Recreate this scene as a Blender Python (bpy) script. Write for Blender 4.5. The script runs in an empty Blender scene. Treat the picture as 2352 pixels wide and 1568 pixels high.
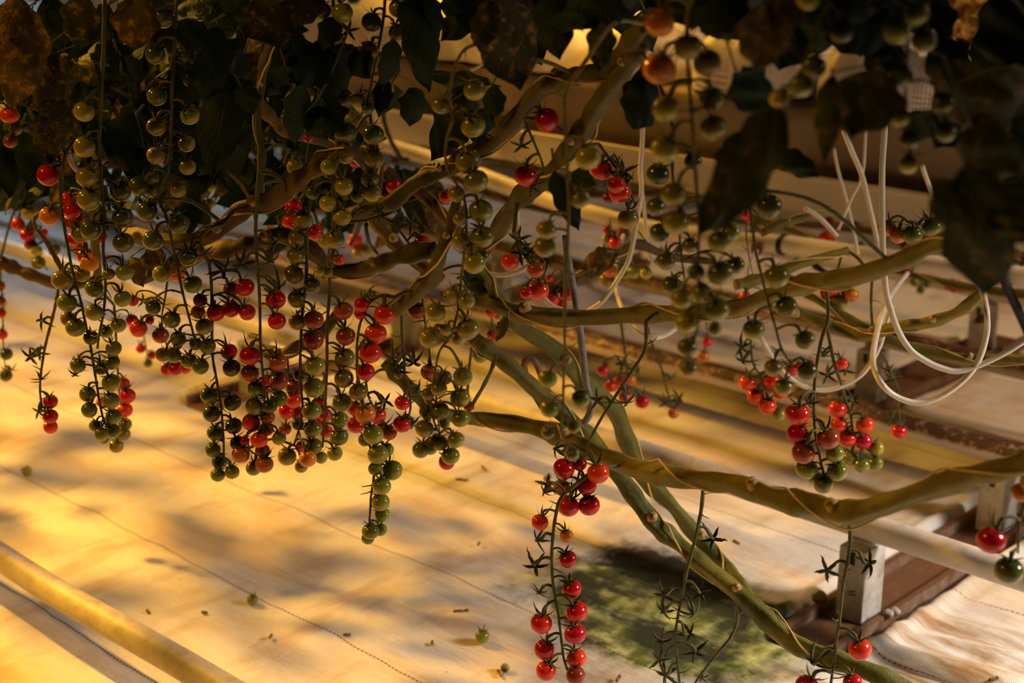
import bpy, math, random
from mathutils import Vector, Matrix, noise
R = random.Random(7)
SC = bpy.context.scene
COL = SC.collection
# ------------------------------------------------------------------ camera geometry
FPX = 3500.0
TH = math.atan(1084 / FPX)
CH = 1.35
c_, s_ = math.cos(TH), math.sin(TH)
U = Vector((-0.72224, 0.69164, 0))      # along the crop row (far left)
V = Vector((0.69164, 0.72224, 0))       # across the rows (far right)
CAM = Vector((0, 0, CH))
def ray(px, py):
    a = (px - 1176) / FPX; b = -(py - 784) / FPX
    return Vector((a, c_ + b * s_, -s_ + b * c_))
def at_y(px, py, Y):                     # point at a given ground distance in front of the viewer
    r = ray(px, py); return CAM + r * (Y / r.y)
def at_v(px, py, v):
    r = ray(px, py); return CAM + r * (v / r.dot(V))
def at_z(px, py, z):
    r = ray(px, py); return CAM + r * ((z - CH) / r.z)
def W(u, v, z): return U * u + V * v + Vector((0, 0, z))
def mpx(p):                              # metres per pixel at a point
    d = p - CAM
    return (d.y * c_ - d.z * s_) / FPX

cam = bpy.data.cameras.new('camera'); co = bpy.data.objects.new('camera', cam); COL.objects.link(co)
co.location = CAM; co.rotation_euler = (math.pi / 2 - TH, 0, 0)
cam.sensor_width = 36; cam.lens = FPX * 36 / 2352; cam.clip_start = 0.05
cam.dof.use_dof = True; cam.dof.focus_distance = 2.22; cam.dof.aperture_fstop = 4.0
SC.camera = co
SC.view_settings.view_transform = 'Standard'; SC.view_settings.look = 'None'
SC.view_settings.gamma = 1; SC.view_settings.use_curve_mapping = False
SC.view_settings.exposure = -0.22

# ------------------------------------------------------------------ object helpers
def tag(o, label=None, cat=None, group=None, kind=None):
    if label: o['label'] = label
    if cat: o['category'] = cat
    if group: o['group'] = group
    if kind: o['kind'] = kind
    return o
def empty(name, loc, label, cat, group=None):
    o = bpy.data.objects.new(name, None); COL.objects.link(o); o.location = loc; o.empty_display_size = .02
    return tag(o, label, cat, group)
def mesh(name, vf, m, parent=None, origin=None, smooth=True):
    vs, fs = vf
    if origin is None:
        origin = parent.location if parent else sum((Vector(v) for v in vs), Vector()) / len(vs)
    me = bpy.data.meshes.new(name)
    me.from_pydata([tuple(Vector(v) - origin) for v in vs], [], fs)
    if smooth: me.polygons.foreach_set('use_smooth', [True] * len(me.polygons))
    me.materials.append(m); me.update()
    o = bpy.data.objects.new(name, me); COL.objects.link(o)
    if parent: o.parent = parent; o.location = origin - parent.location
    else: o.location = origin
    return o
def join(*parts):
    vs, fs = [], []
    for a, b in parts:
        n = len(vs); vs += a; fs += [tuple(i + n for i in f) for f in b]
    return vs, fs
def spline(pts, k=6):
    P = [Vector(p) for p in pts]; out = []
    for i in range(len(P) - 1):
        p0 = P[i - 1] if i else P[0] * 2 - P[1]
        p1, p2 = P[i], P[i + 1]
        p3 = P[i + 2] if i + 2 < len(P) else P[-1] * 2 - P[-2]
        for j in range(k):
            t = j / k
            out.append(0.5 * ((2 * p1) + (p2 - p0) * t + (2 * p0 - 5 * p1 + 4 * p2 - p3) * t * t + (3 * p1 - p0 - 3 * p2 + p3) * t ** 3))
    out.append(P[-1]); return out
def frames(P):
    T = [(P[min(i + 1, len(P) - 1)] - P[max(i - 1, 0)]).normalized() for i in range(len(P))]
    n = T[0].orthogonal().normalized(); F = []
    for t in T:
        n = (n - t * n.dot(t))
        n = n.normalized() if n.length > 1e-6 else t.orthogonal().normalized()
        F.append((t, n, t.cross(n)))
    return F
def tube(P, rad, sides=8, ridge=0.0, hollow=False):
    F = frames(P); vs = []; fs = []
    for i, (p, (t, n, b)) in enumerate(zip(P, F)):
        r = rad[i] if isinstance(rad, (list, tuple)) else rad
        for k in range(sides):
            a = 2 * math.pi * k / sides
            rr = r * (1 + ridge * math.sin(3 * a + i * .10) + ridge * .5 * math.sin(5 * a - i * .07))
            vs.append(p + n * (rr * math.cos(a)) + b * (rr * math.sin(a)))
    for i in range(len(P) - 1):
        for k in range(sides):
            k2 = (k + 1) % sides
            fs.append((i * sides + k, i * sides + k2, (i + 1) * sides + k2, (i + 1) * sides + k))
    if not hollow:
        fs.append(tuple(range(sides))[::-1]); fs.append(tuple((len(P) - 1) * sides + k for k in range(sides)))
    return vs, fs
def box(cs):      # 8 corners: bottom 4 then top 4
    return list(cs), [(3, 2, 1, 0), (4, 5, 6, 7), (0, 1, 5, 4), (1, 2, 6, 5), (2, 3, 7, 6), (3, 0, 4, 7)]
def ubox(u0, u1, v0, v1, z0, z1):
    return box([W(u0, v0, z0), W(u0, v1, z0), W(u1, v1, z0), W(u1, v0, z0), W(u0, v0, z1), W(u0, v1, z1), W(u1, v1, z1), W(u1, v0, z1)])
def bevel(o, w=.004, n=2):
    md = o.modifiers.new('bevel', 'BEVEL'); md.width = w; md.segments = n; md.limit_method = 'ANGLE'; return o
def extrude_profile(prof, us, closed=True):    # prof: list of (v,z)
    vs, fs = [], []; n = len(prof)
    for u in us:
        for v, z in prof: vs.append(W(u, v, z))
    for i in range(len(us) - 1):
        for k in range(n if closed else n - 1):
            k2 = (k + 1) % n
            fs.append((i * n + k, i * n + k2, (i + 1) * n + k2, (i + 1) * n + k))
    if closed:
        fs.append(tuple(range(n))); fs.append(tuple((len(us) - 1) * n + k for k in range(n))[::-1])
    return vs, fs

# ------------------------------------------------------------------ materials
def new_mat(name):
    m = bpy.data.materials.new(name); m.use_nodes = True
    nt = m.node_tree; b = nt.nodes['Principled BSDF']; return m, nt, b
def N(nt, kind, **kw):
    n = nt.nodes.new(kind)
    for k, v in kw.items():
        if hasattr(n, k): setattr(n, k, v)
        else: n.inputs[k.replace('_', ' ')].default_value = v
    return n
def ramp(nt, stops):
    n = nt.nodes.new('ShaderNodeValToRGB'); e = n.color_ramp.elements
    while len(e) < len(stops): e.new(.5)
    for q, (p, c) in zip(e, stops): q.position = p; q.color = c if len(c) == 4 else (*c, 1)
    return n
def mathn(nt, op, a, b=None, c=None, clamp=False):
    n = nt.nodes.new('ShaderNodeMath'); n.operation = op; n.use_clamp = clamp
    for i, x in enumerate((a, b, c)):
        if x is None: continue
        if isinstance(x, (int, float)): n.inputs[i].default_value = x
        else: nt.links.new(x, n.inputs[i])
    return n.outputs[0]
def mix(nt, fac, a, b, mode='MIX'):
    n = nt.nodes.new('ShaderNodeMix'); n.data_type = 'RGBA'; n.blend_type = mode
    for i, x in ((0, fac), (6, a), (7, b)):
        if isinstance(x, (int, float)): n.inputs[i].default_value = x
        elif isinstance(x, tuple): n.inputs[i].default_value = (*x, 1)
        else: nt.links.new(x, n.inputs[i])
    return n.outputs[2]
def coord(nt, scale=None):
    tc = nt.nodes.new('ShaderNodeTexCoord')
    if scale is None: return tc.outputs['Object']
    mp = nt.nodes.new('ShaderNodeMapping'); mp.inputs['Scale'].default_value = scale
    nt.links.new(tc.outputs['Object'], mp.inputs[0]); return mp.outputs[0]
def noisen(nt, vec, scale, detail=3, rough=.5):
    n = nt.nodes.new('ShaderNodeTexNoise'); n.inputs['Scale'].default_value = scale
    n.inputs['Detail'].default_value = detail; n.inputs['Roughness'].default_value = rough
    if vec is not None: nt.links.new(vec, n.inputs['Vector'])
    return n.outputs['Fac']
def bump(nt, b, h, strength=.3, dist=.002):
    n = nt.nodes.new('ShaderNodeBump'); n.inputs['Strength'].default_value = strength; n.inputs['Distance'].default_value = dist
    nt.links.new(h, n.inputs['Height']); nt.links.new(n.outputs[0], b.inputs['Normal'])
def vine_mat(name, ca, cb, cc):
    m, nt, b = new_mat(name)
    f = noisen(nt, coord(nt, (1, 1, 1)), 9, 5, .65); g = noisen(nt, coord(nt), 90, 4, .7)
    col = mix(nt, mathn(nt, 'MULTIPLY_ADD', f, 4, -1.5, clamp=True), ca, cb)
    col = mix(nt, mathn(nt, 'MULTIPLY_ADD', g, 5, -2.9, clamp=True), col, cc)
    nt.links.new(col, b.inputs['Base Color']); b.inputs['Roughness'].default_value = .6; b.inputs['Specular IOR Level'].default_value = .3
    b.inputs['Sheen Weight'].default_value = .08; b.inputs['Sheen Tint'].default_value = (.9, .7, .3, 1)
    bump(nt, b, g, .6, .004); return m
def simple(name, ca, cb, rough=.5, scale=30, spec=.4, bumps=0, sheen=0, stretch=None):
    m, nt, b = new_mat(name)
    f = noisen(nt, coord(nt, stretch), scale, 4, .6)
    r = ramp(nt, [(.35, ca), (.65, cb)]); nt.links.new(f, r.inputs[0])
    nt.links.new(r.outputs[0], b.inputs['Base Color'])
    b.inputs['Roughness'].default_value = rough; b.inputs['Specular IOR Level'].default_value = spec
    if sheen:
        b.inputs['Sheen Weight'].default_value = sheen; b.inputs['Sheen Roughness'].default_value = .4
        b.inputs['Sheen Tint'].default_value = (.9, .8, .5, 1)
    if bumps: bump(nt, b, f, bumps)
    return m
def tomato_mat(name, top, bot, rough=.16):
    m, nt, b = new_mat(name)
    sep = nt.nodes.new('ShaderNodeSeparateXYZ'); nt.links.new(coord(nt), sep.inputs[0])
    info = nt.nodes.new('ShaderNodeObjectInfo')
    f = mathn(nt, 'MULTIPLY_ADD', sep.outputs[2], .5, .5)
    n = noisen(nt, coord(nt, (5, 5, 1.2)), 2.0, 3)
    f2 = mathn(nt, 'ADD', f, mathn(nt, 'MULTIPLY_ADD', n, .5, -.25))
    r = ramp(nt, [(.25, bot), (.95, top)]); nt.links.new(f2, r.inputs[0])
    hs = nt.nodes.new('ShaderNodeHueSaturation'); nt.links.new(r.outputs[0], hs.inputs['Color'])
    nt.links.new(mathn(nt, 'MULTIPLY_ADD', info.outputs['Random'], .5, .75), hs.inputs['Value'])
    nt.links.new(mathn(nt, 'MULTIPLY_ADD', info.outputs['Random'], .016, .492), hs.inputs['Hue'])
    nt.links.new(hs.outputs[0], b.inputs['Base Color'])
    b.inputs['Roughness'].default_value = rough; b.inputs['Specular IOR Level'].default_value = .5
    b.inputs['Subsurface Weight'].default_value = .25; b.inputs['Subsurface Radius'].default_value = (.6, .35, .1); b.inputs['Subsurface Scale'].default_value = .006
    return m
TM = {
 'd': tomato_mat('tomato_dark_green', (.04, .06, .009), (.16, .15, .018)),
 'g': tomato_mat('tomato_green', (.10, .125, .012), (.31, .28, .032)),
 'o': tomato_mat('tomato_olive', (.16, .14, .018), (.33, .25, .04)),
 'y': tomato_mat('tomato_yellow_green', (.24, .22, .02), (.42, .34, .05)),
 'n': tomato_mat('tomato_orange', (.62, .20, .015), (.66, .19, .02)),
 'b': tomato_mat('tomato_ripening', (.20, .06, .012), (.42, .05, .012)),
 'r': tomato_mat('tomato_red', (.58, .018, .008), (.66, .016, .008)),
}
CN = {'d': 'dark green', 'g': 'green', 'o': 'olive green', 'y': 'yellow green', 'n': 'orange', 'b': 'brownish red', 'r': 'red'}
M_stalk = simple('truss_stalk', (.05, .055, .012), (.11, .095, .02), .6, 60, .3, 0, .35)
M_stalk_y = simple('truss_stalk_yellow', (.13, .11, .02), (.2, .15, .03), .6, 60, .3, 0, .35)
M_calyx = simple('calyx', (.02, .032, .010), (.05, .055, .014), .6, 60, .3, 0, .25)
M_calyx_y = simple('calyx_yellow', (.14, .12, .02), (.22, .16, .04), .6, 60, .3, 0, .3)
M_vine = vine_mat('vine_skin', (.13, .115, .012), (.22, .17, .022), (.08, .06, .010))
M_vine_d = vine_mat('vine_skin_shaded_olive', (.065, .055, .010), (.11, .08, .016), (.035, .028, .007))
M_vine_g = vine_mat('vine_skin_green', (.06, .075, .008), (.18, .15, .02), (.07, .06, .010))
M_vine_b = vine_mat('vine_skin_brown', (.07, .045, .011), (.125, .07, .017), (.04, .026, .008))
M_scar = simple('leaf_scar', (.33, .2, .06), (.5, .34, .13), .75, 200, .2, .5)
M_twine = simple('twine', (.6, .42, .14), (.75, .55, .22), .7, 300, .2)
M_tube = simple('drip_tube', (.62, .54, .42), (.72, .64, .52), .38, 25, .45)
M_rod = simple('galvanised_wire', (.16, .15, .16), (.28, .25, .25), .5, 120, .5)
M_rodb = simple('rusty_wire', (.16, .1, .05), (.3, .2, .1), .6, 100, .4)
M_black = simple('black_plastic', (.008, .008, .009), (.016, .015, .015), .5, 40, .3)
M_grom = simple('dark_red_rubber', (.10, .008, .008), (.17, .015, .012), .6, 60, .3)
M_dry = simple('dry_leaf', (.12, .06, .015), (.3, .17, .05), .8, 50, .2, .4)
M_soil = simple('pebble', (.25, .21, .18), (.4, .35, .3), .8, 120, .2, .5)

def leaf_mat(name, dark, light, mott=None, amount=0.0, trans=.25):
    m, nt, b = new_mat(name)
    uv = nt.nodes.new('ShaderNodeUVMap'); sep = nt.nodes.new('ShaderNodeSeparateXYZ'); nt.links.new(uv.outputs[0], sep.inputs[0])
    ax = mathn(nt, 'ABSOLUTE', mathn(nt, 'MULTIPLY_ADD', sep.outputs[0], 2, -1))
    ph = mathn(nt, 'FRACT', mathn(nt, 'ADD', mathn(nt, 'MULTIPLY', sep.outputs[1], 7), mathn(nt, 'MULTIPLY', ax, -2.2)))
    ve = mathn(nt, 'SUBTRACT', 1, mathn(nt, 'MULTIPLY', mathn(nt, 'ABSOLUTE', mathn(nt, 'SUBTRACT', ph, .5)), 9), clamp=True)
    mid = mathn(nt, 'SUBTRACT', 1, mathn(nt, 'MULTIPLY', ax, 14), clamp=True)
    vein = mathn(nt, 'MAXIMUM', ve, mid)
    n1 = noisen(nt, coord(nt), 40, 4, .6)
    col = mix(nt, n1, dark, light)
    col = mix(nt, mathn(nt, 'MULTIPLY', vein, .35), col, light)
    if mott:
        n2 = noisen(nt, coord(nt), 75, 3, .65)
        f = mathn(nt, 'MULTIPLY', mathn(nt, 'MULTIPLY_ADD', n2, 5, -2.2 - (1 - amount), clamp=True), mathn(nt, 'SUBTRACT', 1, mathn(nt, 'MULTIPLY', vein, .7)))
        col = mix(nt, f, col, mott)
    nt.links.new(col, b.inputs['Base Color']); b.inputs['Roughness'].default_value = .6; b.inputs['Specular IOR Level'].default_value = .14
    bump(nt, b, mathn(nt, 'ADD', mathn(nt, 'MULTIPLY', vein, -.6), n1), .5, .003)
    tr = nt.nodes.new('ShaderNodeBsdfTranslucent'); nt.links.new(col, tr.inputs[0])
    ms = nt.nodes.new('ShaderNodeMixShader'); ms.inputs[0].default_value = trans
    out = nt.nodes['Material Output']
    nt.links.new(b.outputs[0], ms.inputs[1]); nt.links.new(tr.outputs[0], ms.inputs[2]); nt.links.new(ms.outputs[0], out.inputs[0])
    return m
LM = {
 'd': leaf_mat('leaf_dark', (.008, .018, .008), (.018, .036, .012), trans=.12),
 'm': leaf_mat('leaf_mottled', (.018, .026, .010), (.05, .045, .014), (.30, .17, .03), .55, .25),
 'b': leaf_mat('leaf_browning', (.05, .04, .012), (.10, .065, .018), (.32, .18, .035), .7, .3),
 'o': leaf_mat('leaf_olive', (.012, .024, .005), (.05, .05, .009), (.20, .12, .015), .5, .25),
}
# floor fabric: local x runs across the rows, local y along them
def fabric_mat():
    m, nt, b = new_mat('woven_ground_cover')
    tc = nt.nodes.new('ShaderNodeTexCoord'); P = tc.outputs['Object']
    sep = nt.nodes.new('ShaderNodeSeparateXYZ'); nt.links.new(P, sep.inputs[0]); x, y = sep.outputs[0], sep.outputs[1]
    def mapped(sx, sy):
        mp = nt.nodes.new('ShaderNodeMapping'); mp.inputs['Scale'].default_value = (sx, sy, 1)
        nt.links.new(P, mp.inputs[0]); return mp.outputs[0]
    base = mix(nt, noisen(nt, mapped(1, 1), 90, 3), (.66, .63, .58), (.78, .75, .69))
    st = noisen(nt, mapped(5.5, 2.2), 1.0, 5, .6)
    base = mix(nt, mathn(nt, 'MULTIPLY_ADD', st, 3.6, -1.65, clamp=True), base, (.60, .43, .24))
    st2 = noisen(nt, mapped(3.2, 9), 1.0, 4, .6)
    base = mix(nt, mathn(nt, 'MULTIPLY_ADD', st2, 4.2, -2.2, clamp=True), base, (.46, .33, .20))
    st3 = noisen(nt, mapped(2.5, 3), 2.3, 5, .7)
    base = mix(nt, mathn(nt, 'MULTIPLY_ADD', st3, 4, -2.6, clamp=True), base, (.42, .36, .31))
    # brown streaks on the wrinkled cloth beside the post
    dx = mathn(nt, 'SUBTRACT', x, 2.2); dy = mathn(nt, 'SUBTRACT', y, 1.12)
    dd = mathn(nt, 'SQRT', mathn(nt, 'ADD', mathn(nt, 'POWER', mathn(nt, 'MULTIPLY', dx, 3.2), 2), mathn(nt, 'POWER', mathn(nt, 'MULTIPLY', dy, 3.6), 2)))
    sk = noisen(nt, mapped(26, 4), 1.0, 4, .6)
    fk = mathn(nt, 'MULTIPLY', mathn(nt, 'MULTIPLY', mathn(nt, 'SUBTRACT', 1.25, dd, clamp=True), 1.8, clamp=True), mathn(nt, 'MULTIPLY_ADD', sk, 5, -2.2, clamp=True), clamp=True)
    base = mix(nt, fk, base, (.36, .19, .06))
    # specks of dirt
    vo = nt.nodes.new('ShaderNodeTexVoronoi'); vo.inputs['Scale'].default_value = 26; nt.links.new(mapped(1, 1), vo.inputs['Vector'])
    rnd = nt.nodes.new('ShaderNodeSeparateColor'); nt.links.new(vo.outputs['Color'], rnd.inputs[0])
    spk = mathn(nt, 'MULTIPLY', mathn(nt, 'LESS_THAN', vo.outputs['Distance'], .055), mathn(nt, 'GREATER_THAN', rnd.outputs[0], .62))
    base = mix(nt, mathn(nt, 'MULTIPLY', spk, .75), base, (.14, .09, .04))
    # algae patch
    ax = mathn(nt, 'SUBTRACT', x, 2.09); ay = mathn(nt, 'SUBTRACT', y, 1.60)
    na = noisen(nt, mapped(5, 5), 1.6, 5, .65)
    da = mathn(nt, 'SQRT', mathn(nt, 'ADD', mathn(nt, 'POWER', mathn(nt, 'MULTIPLY', ax, 4.6), 2), mathn(nt, 'POWER', mathn(nt, 'MULTIPLY', ay, 3.1), 2)))
    fa = mathn(nt, 'MULTIPLY', mathn(nt, 'SUBTRACT', mathn(nt, 'ADD', .60, mathn(nt, 'MULTIPLY', na, .9)), da), 4.5, clamp=True)
    nb = noisen(nt, mapped(7, 4), 1.6, 4, .62)
    green = mix(nt, mathn(nt, 'MULTIPLY_ADD', nb, 7, -3.1, clamp=True), (.020, .028, .002), mix(nt, mathn(nt, 'MULTIPLY_ADD', noisen(nt, mapped(4, 7), 3.2, 4), 4, -1.6, clamp=True), (.10, .13, .004), (.62, .62, .22)))
    base = mix(nt, mathn(nt, 'MULTIPLY', fa, .95), base, green)
    bx = mathn(nt, 'SUBTRACT', x, 2.235); by = mathn(nt, 'SUBTRACT', y, 1.70)
    db = mathn(nt, 'SQRT', mathn(nt, 'ADD', mathn(nt, 'POWER', mathn(nt, 'MULTIPLY', bx, 9.5), 2), mathn(nt, 'POWER', mathn(nt, 'MULTIPLY', by, 4.4), 2)))
    fb = mathn(nt, 'MULTIPLY', mathn(nt, 'SUBTRACT', mathn(nt, 'ADD', .45, mathn(nt, 'MULTIPLY', noisen(nt, mapped(9, 9), 2.0, 5, .7), 1.0)), db), 3, clamp=True)
    base = mix(nt, mathn(nt, 'MULTIPLY', fb, .96), base, (.012, .012, .004))
    # stitched seams every 32 cm across the rows
    wob = mathn(nt, 'MULTIPLY_ADD', noisen(nt, mapped(0.2, 2.2), 1.0, 3, .6), .06, -.03)
    xs = mathn(nt, 'ADD', x, wob)
    fr = mathn(nt, 'ABSOLUTE', mathn(nt, 'SUBTRACT', mathn(nt, 'FRACT', mathn(nt, 'MULTIPLY_ADD', xs, 1 / .318, -1.275 / .318 + .5)), .5))
    line = mathn(nt, 'LESS_THAN', fr, .0055)
    dash = mathn(nt, 'GREATER_THAN', mathn(nt, 'FRACT', mathn(nt, 'MULTIPLY', y, 95)), .42)
    sm = mathn(nt, 'MULTIPLY', line, mathn(nt, 'MULTIPLY_ADD', dash, .62, .28))
    base = mix(nt, sm, base, (.06, .035, .02))
    nt.links.new(base, b.inputs['Base Color']); b.inputs['Roughness'].default_value = .85; b.inputs['Specular IOR Level'].default_value = .15
    wv = mathn(nt, 'MULTIPLY', mathn(nt, 'SINE', mathn(nt, 'MULTIPLY', x, 1350)), mathn(nt, 'SINE', mathn(nt, 'MULTIPLY', y, 1350)))
    crease = noisen(nt, mapped(14, 4), 1.2, 4, .55)
    h = mathn(nt, 'ADD', mathn(nt, 'MULTIPLY', wv, .06), mathn(nt, 'MULTIPLY', crease, 2.2))
    bump(nt, b, h, .7, .008)
    return m
M_fabric = fabric_mat()
def paint_mat(name, paint, rustc, top, bias, worn=None):     # worn painted steel, rust where wheels run on top
    m, nt, b = new_mat(name)
    geo = nt.nodes.new('ShaderNodeNewGeometry'); sep = nt.nodes.new('ShaderNodeSeparateXYZ'); nt.links.new(geo.outputs['Normal'], sep.inputs[0])
    tc = coord(nt)
    n = noisen(nt, tc, 28, 5, .7); n2 = noisen(nt, tc, 160, 3, .6)
    f = mathn(nt, 'ADD', mathn(nt, 'MULTIPLY', sep.outputs[2], top), mathn(nt, 'MULTIPLY_ADD', n, 2.4, bias), clamp=True)
    rust = mix(nt, n2, rustc, tuple(q * .35 for q in rustc))
    if worn: rust = mix(nt, mathn(nt, 'MULTIPLY_ADD', noisen(nt, tc, 38, 5, .75), 9, -4.6, clamp=True), rust, worn)
    col = mix(nt, f, mix(nt, n2, paint, tuple(q * .82 for q in paint)), rust)
    nt.links.new(col, b.inputs['Base Color']); b.inputs['Roughness'].default_value = .55
    bump(nt, b, n, .25, .002)
    return m
M_rail_w = paint_mat('painted_rail', (.66, .60, .52), (.42, .27, .13), .25, -1.35)
M_rail_r = paint_mat('rusty_rail', (.55, .47, .40), (.13, .055, .025), 2.6, -.9, (.45, .27, .14))
M_post = paint_mat('galvanised_post', (.52, .50, .47), (.2, .12, .07), .0, -1.05)
M_plate = paint_mat('rusty_plate', (.35, .26, .2), (.20, .09, .045), .5, -.5)
M_pipe_f = paint_mat('worn_rail', (.60, .53, .44), (.36, .24, .13), .1, -1.15)
M_supply = paint_mat('supply_pipe', (.70, .63, .52), (.3, .2, .1), .0, -1.75)
M_gutter = paint_mat('white_gutter', (.62, .56, .47), (.30, .19, .1), .15, -1.55)
def trough_mat():
    m, nt, b = new_mat('stained_trough')
    sep = nt.nodes.new('ShaderNodeSeparateXYZ'); nt.links.new(coord(nt), sep.inputs[0])
    tc = coord(nt)
    n = noisen(nt, tc, 9, 5, .7); n2 = noisen(nt, tc, 120, 4, .6)
    mp = coord(nt, (14, 14, 2)); st = noisen(nt, mp, 1.0, 4, .6)
    f = mathn(nt, 'ADD', mathn(nt, 'MULTIPLY', sep.outputs[2], 7), mathn(nt, 'MULTIPLY_ADD', n, 3.4, -2.3), clamp=True)
    f2 = mathn(nt, 'MULTIPLY_ADD', st, 4, -2.3, clamp=True)
    col = mix(nt, mathn(nt, 'MULTIPLY', f2, .5), (.27, .20, .14), (.12, .065, .035))
    col = mix(nt, f, col, (.13, .045, .022))
    col = mix(nt, mathn(nt, 'MULTIPLY_ADD', n2, 8, -5.4, clamp=True), col, (.08, .035, .02))
    nt.links.new(col, b.inputs['Base Color']); b.inputs['Roughness'].default_value = .7
    return m
M_trough = trough_mat()
def bag_mat():      # white film printed with a band of dark dots near each end
    m, nt, b = new_mat('printed_bag_film')
    uv = nt.nodes.new('ShaderNodeUVMap'); sep = nt.nodes.new('ShaderNodeSeparateXYZ'); nt.links.new(uv.outputs[0], sep.inputs[0])
    u, v = sep.outputs[0], sep.outputs[1]          # metres along and around
    S = 150.0
    du = mathn(nt, 'SUBTRACT', mathn(nt, 'FRACT', mathn(nt, 'MULTIPLY', u, S)), .5); dv = mathn(nt, 'SUBTRACT', mathn(nt, 'FRACT', mathn(nt, 'MULTIPLY', v, S)), .5)
    d = mathn(nt, 'SQRT', mathn(nt, 'ADD', mathn(nt, 'POWER', du, 2), mathn(nt, 'POWER', dv, 2)))
    edge = mathn(nt, 'FRACT', mathn(nt, 'MULTIPLY', u, 1 / .22))
    band = mathn(nt, 'MAXIMUM', mathn(nt, 'MULTIPLY', mathn(nt, 'LESS_THAN', edge, .2), 1), mathn(nt, 'GREATER_THAN', edge, .84))
    dot = mathn(nt, 'MULTIPLY', mathn(nt, 'LESS_THAN', d, .30), band)
    tc = coord(nt); n = noisen(nt, tc, 14, 4, .6)
    base = mix(nt, n, (.62, .56, .50), (.74, .69, .63))
    spk = mathn(nt, 'MULTIPLY_ADD', noisen(nt, tc, 70, 3, .6), 9, -6.3, clamp=True)
    base = mix(nt, spk, base, (.22, .12, .05))
    col = mix(nt, mathn(nt, 'MULTIPLY', dot, .85), base, (.10, .03, .015))
    nt.links.new(col, b.inputs['Base Color']); b.inputs['Roughness'].default_value = .42
    bump(nt, b, n, .3, .01)
    return m
M_bag = bag_mat()
M_film = simple('amber_lit_film', (.55, .33, .08), (.75, .5, .15), .25, 18, .6, .9)  # plastic film with the orange lamp light put into its colour

# ------------------------------------------------------------------ the ground
def steps(*segs):
    out = []
    for a, b, d in segs:
        n = max(1, round((b - a) / d)); out += [a + (b - a) * i / n for i in range(n)]
    return out + [segs[-1][1]]
PLATES = [(1.34, 2.17, 3.02), (1.97, 3.3, 4.25), (3.22, 2.17, 3.02), (3.36, 3.3, 4.25)]
def floor_h(u, v):
    h = .007 * noise.noise((u * 2.3, v * 4.2, 0)) + .004 * noise.noise((u * 5, v * 9, 3))
    d = math.hypot((u - 1.05) * 2.2, (v - 2.3) * 2.6)
    if d < 1: h += (1 - d) * .010 * math.sin((v + .35 * u) * 62 + 2 * noise.noise((u * 3, v * 3, 9)))
    h += .010 * math.exp(-((v - 2.47 - .02 * math.sin(u * 2)) / .05) ** 2) * max(0, min(1, (u - 1.5) * 2))
    for pu, v0, v1 in PLATES:
        a = abs(u - pu)
        if v0 - .03 < v < v1 + .03 and a < .16:
            k = max(0, min(1, (.085 - a) / .015)) * max(0, min(1, (v - v0 + .03) / .03)) * max(0, min(1, (v1 + .03 - v) / .03))
            lip = .014 * math.exp(-((a - .10) / .018) ** 2)
            h = h * (1 - k) + (-.035) * k + lip * (1 - k)
    return h
us = steps((-2.2, .6, .06), (.6, 1.2, .025), (1.2, 1.5, .01), (1.5, 3.1, .04), (3.1, 3.5, .02), (3.5, 5, .06), (5, 13, .2))
vs_ = steps((.2, 1.5, .05), (1.5, 3.1, .022), (3.1, 4.5, .045), (4.5, 10, .2))
vs, fs = [], []
for u in us:
    for v in vs_: vs.append((v, u, floor_h(u, v)))
nv = len(vs_)
for i in range(len(us) - 1):
    for j in range(nv - 1): fs.append((i * nv + j, i * nv + j + 1, (i + 1) * nv + j + 1, (i + 1) * nv + j))
me = bpy.data.meshes.new('floor'); me.from_pydata(vs, [], fs); me.polygons.foreach_set('use_smooth', [True] * len(fs)); me.materials.append(M_fabric)
fl = bpy.data.objects.new('floor', me); COL.objects.link(fl); fl.rotation_euler = (0, 0, math.atan2(V.y, V.x))
tag(fl, 'white woven ground cover cloth with stitched seams and stains', 'floor', kind='structure')

# ------------------------------------------------------------------ pipe rails and their supports
def rail(name, v, z, r, m, u0, u1, label, cat='pipe'):
    P = [W(u0 + (u1 - u0) * i / 40, v + .004 * math.sin(i * .9), z + .002 * math.sin(i * 1.3)) for i in range(41)]
    return tag(mesh(name, tube(P, r, 16), m), label, cat, 'pipe rails along the crop rows')
ZR = .175
rail('pipe_rail', 1.235, .105, .0255, M_pipe_f, .6, 6, 'worn tan pipe running alone across the bottom left corner')
rail('pipe_rail', 2.355, ZR, .0255, M_rail_w, -.2, 8, 'cream painted pipe rail on the nearest post beyond the dark green algae patch')
rail('pipe_rail', 2.91, ZR - .01, .0255, M_rail_r, -.2, 8, 'rust brown pipe rail next behind the cream one')
rail('pipe_rail', 3.44, ZR, .0255, M_rail_r, -.2, 9, 'rusty pipe rail on the middle post under the white drip loops')
rail('pipe_rail', 4.06, ZR, .0255, M_rail_w, -.2, 9, 'farthest pale pipe rail just below the white supply pipe')
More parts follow.
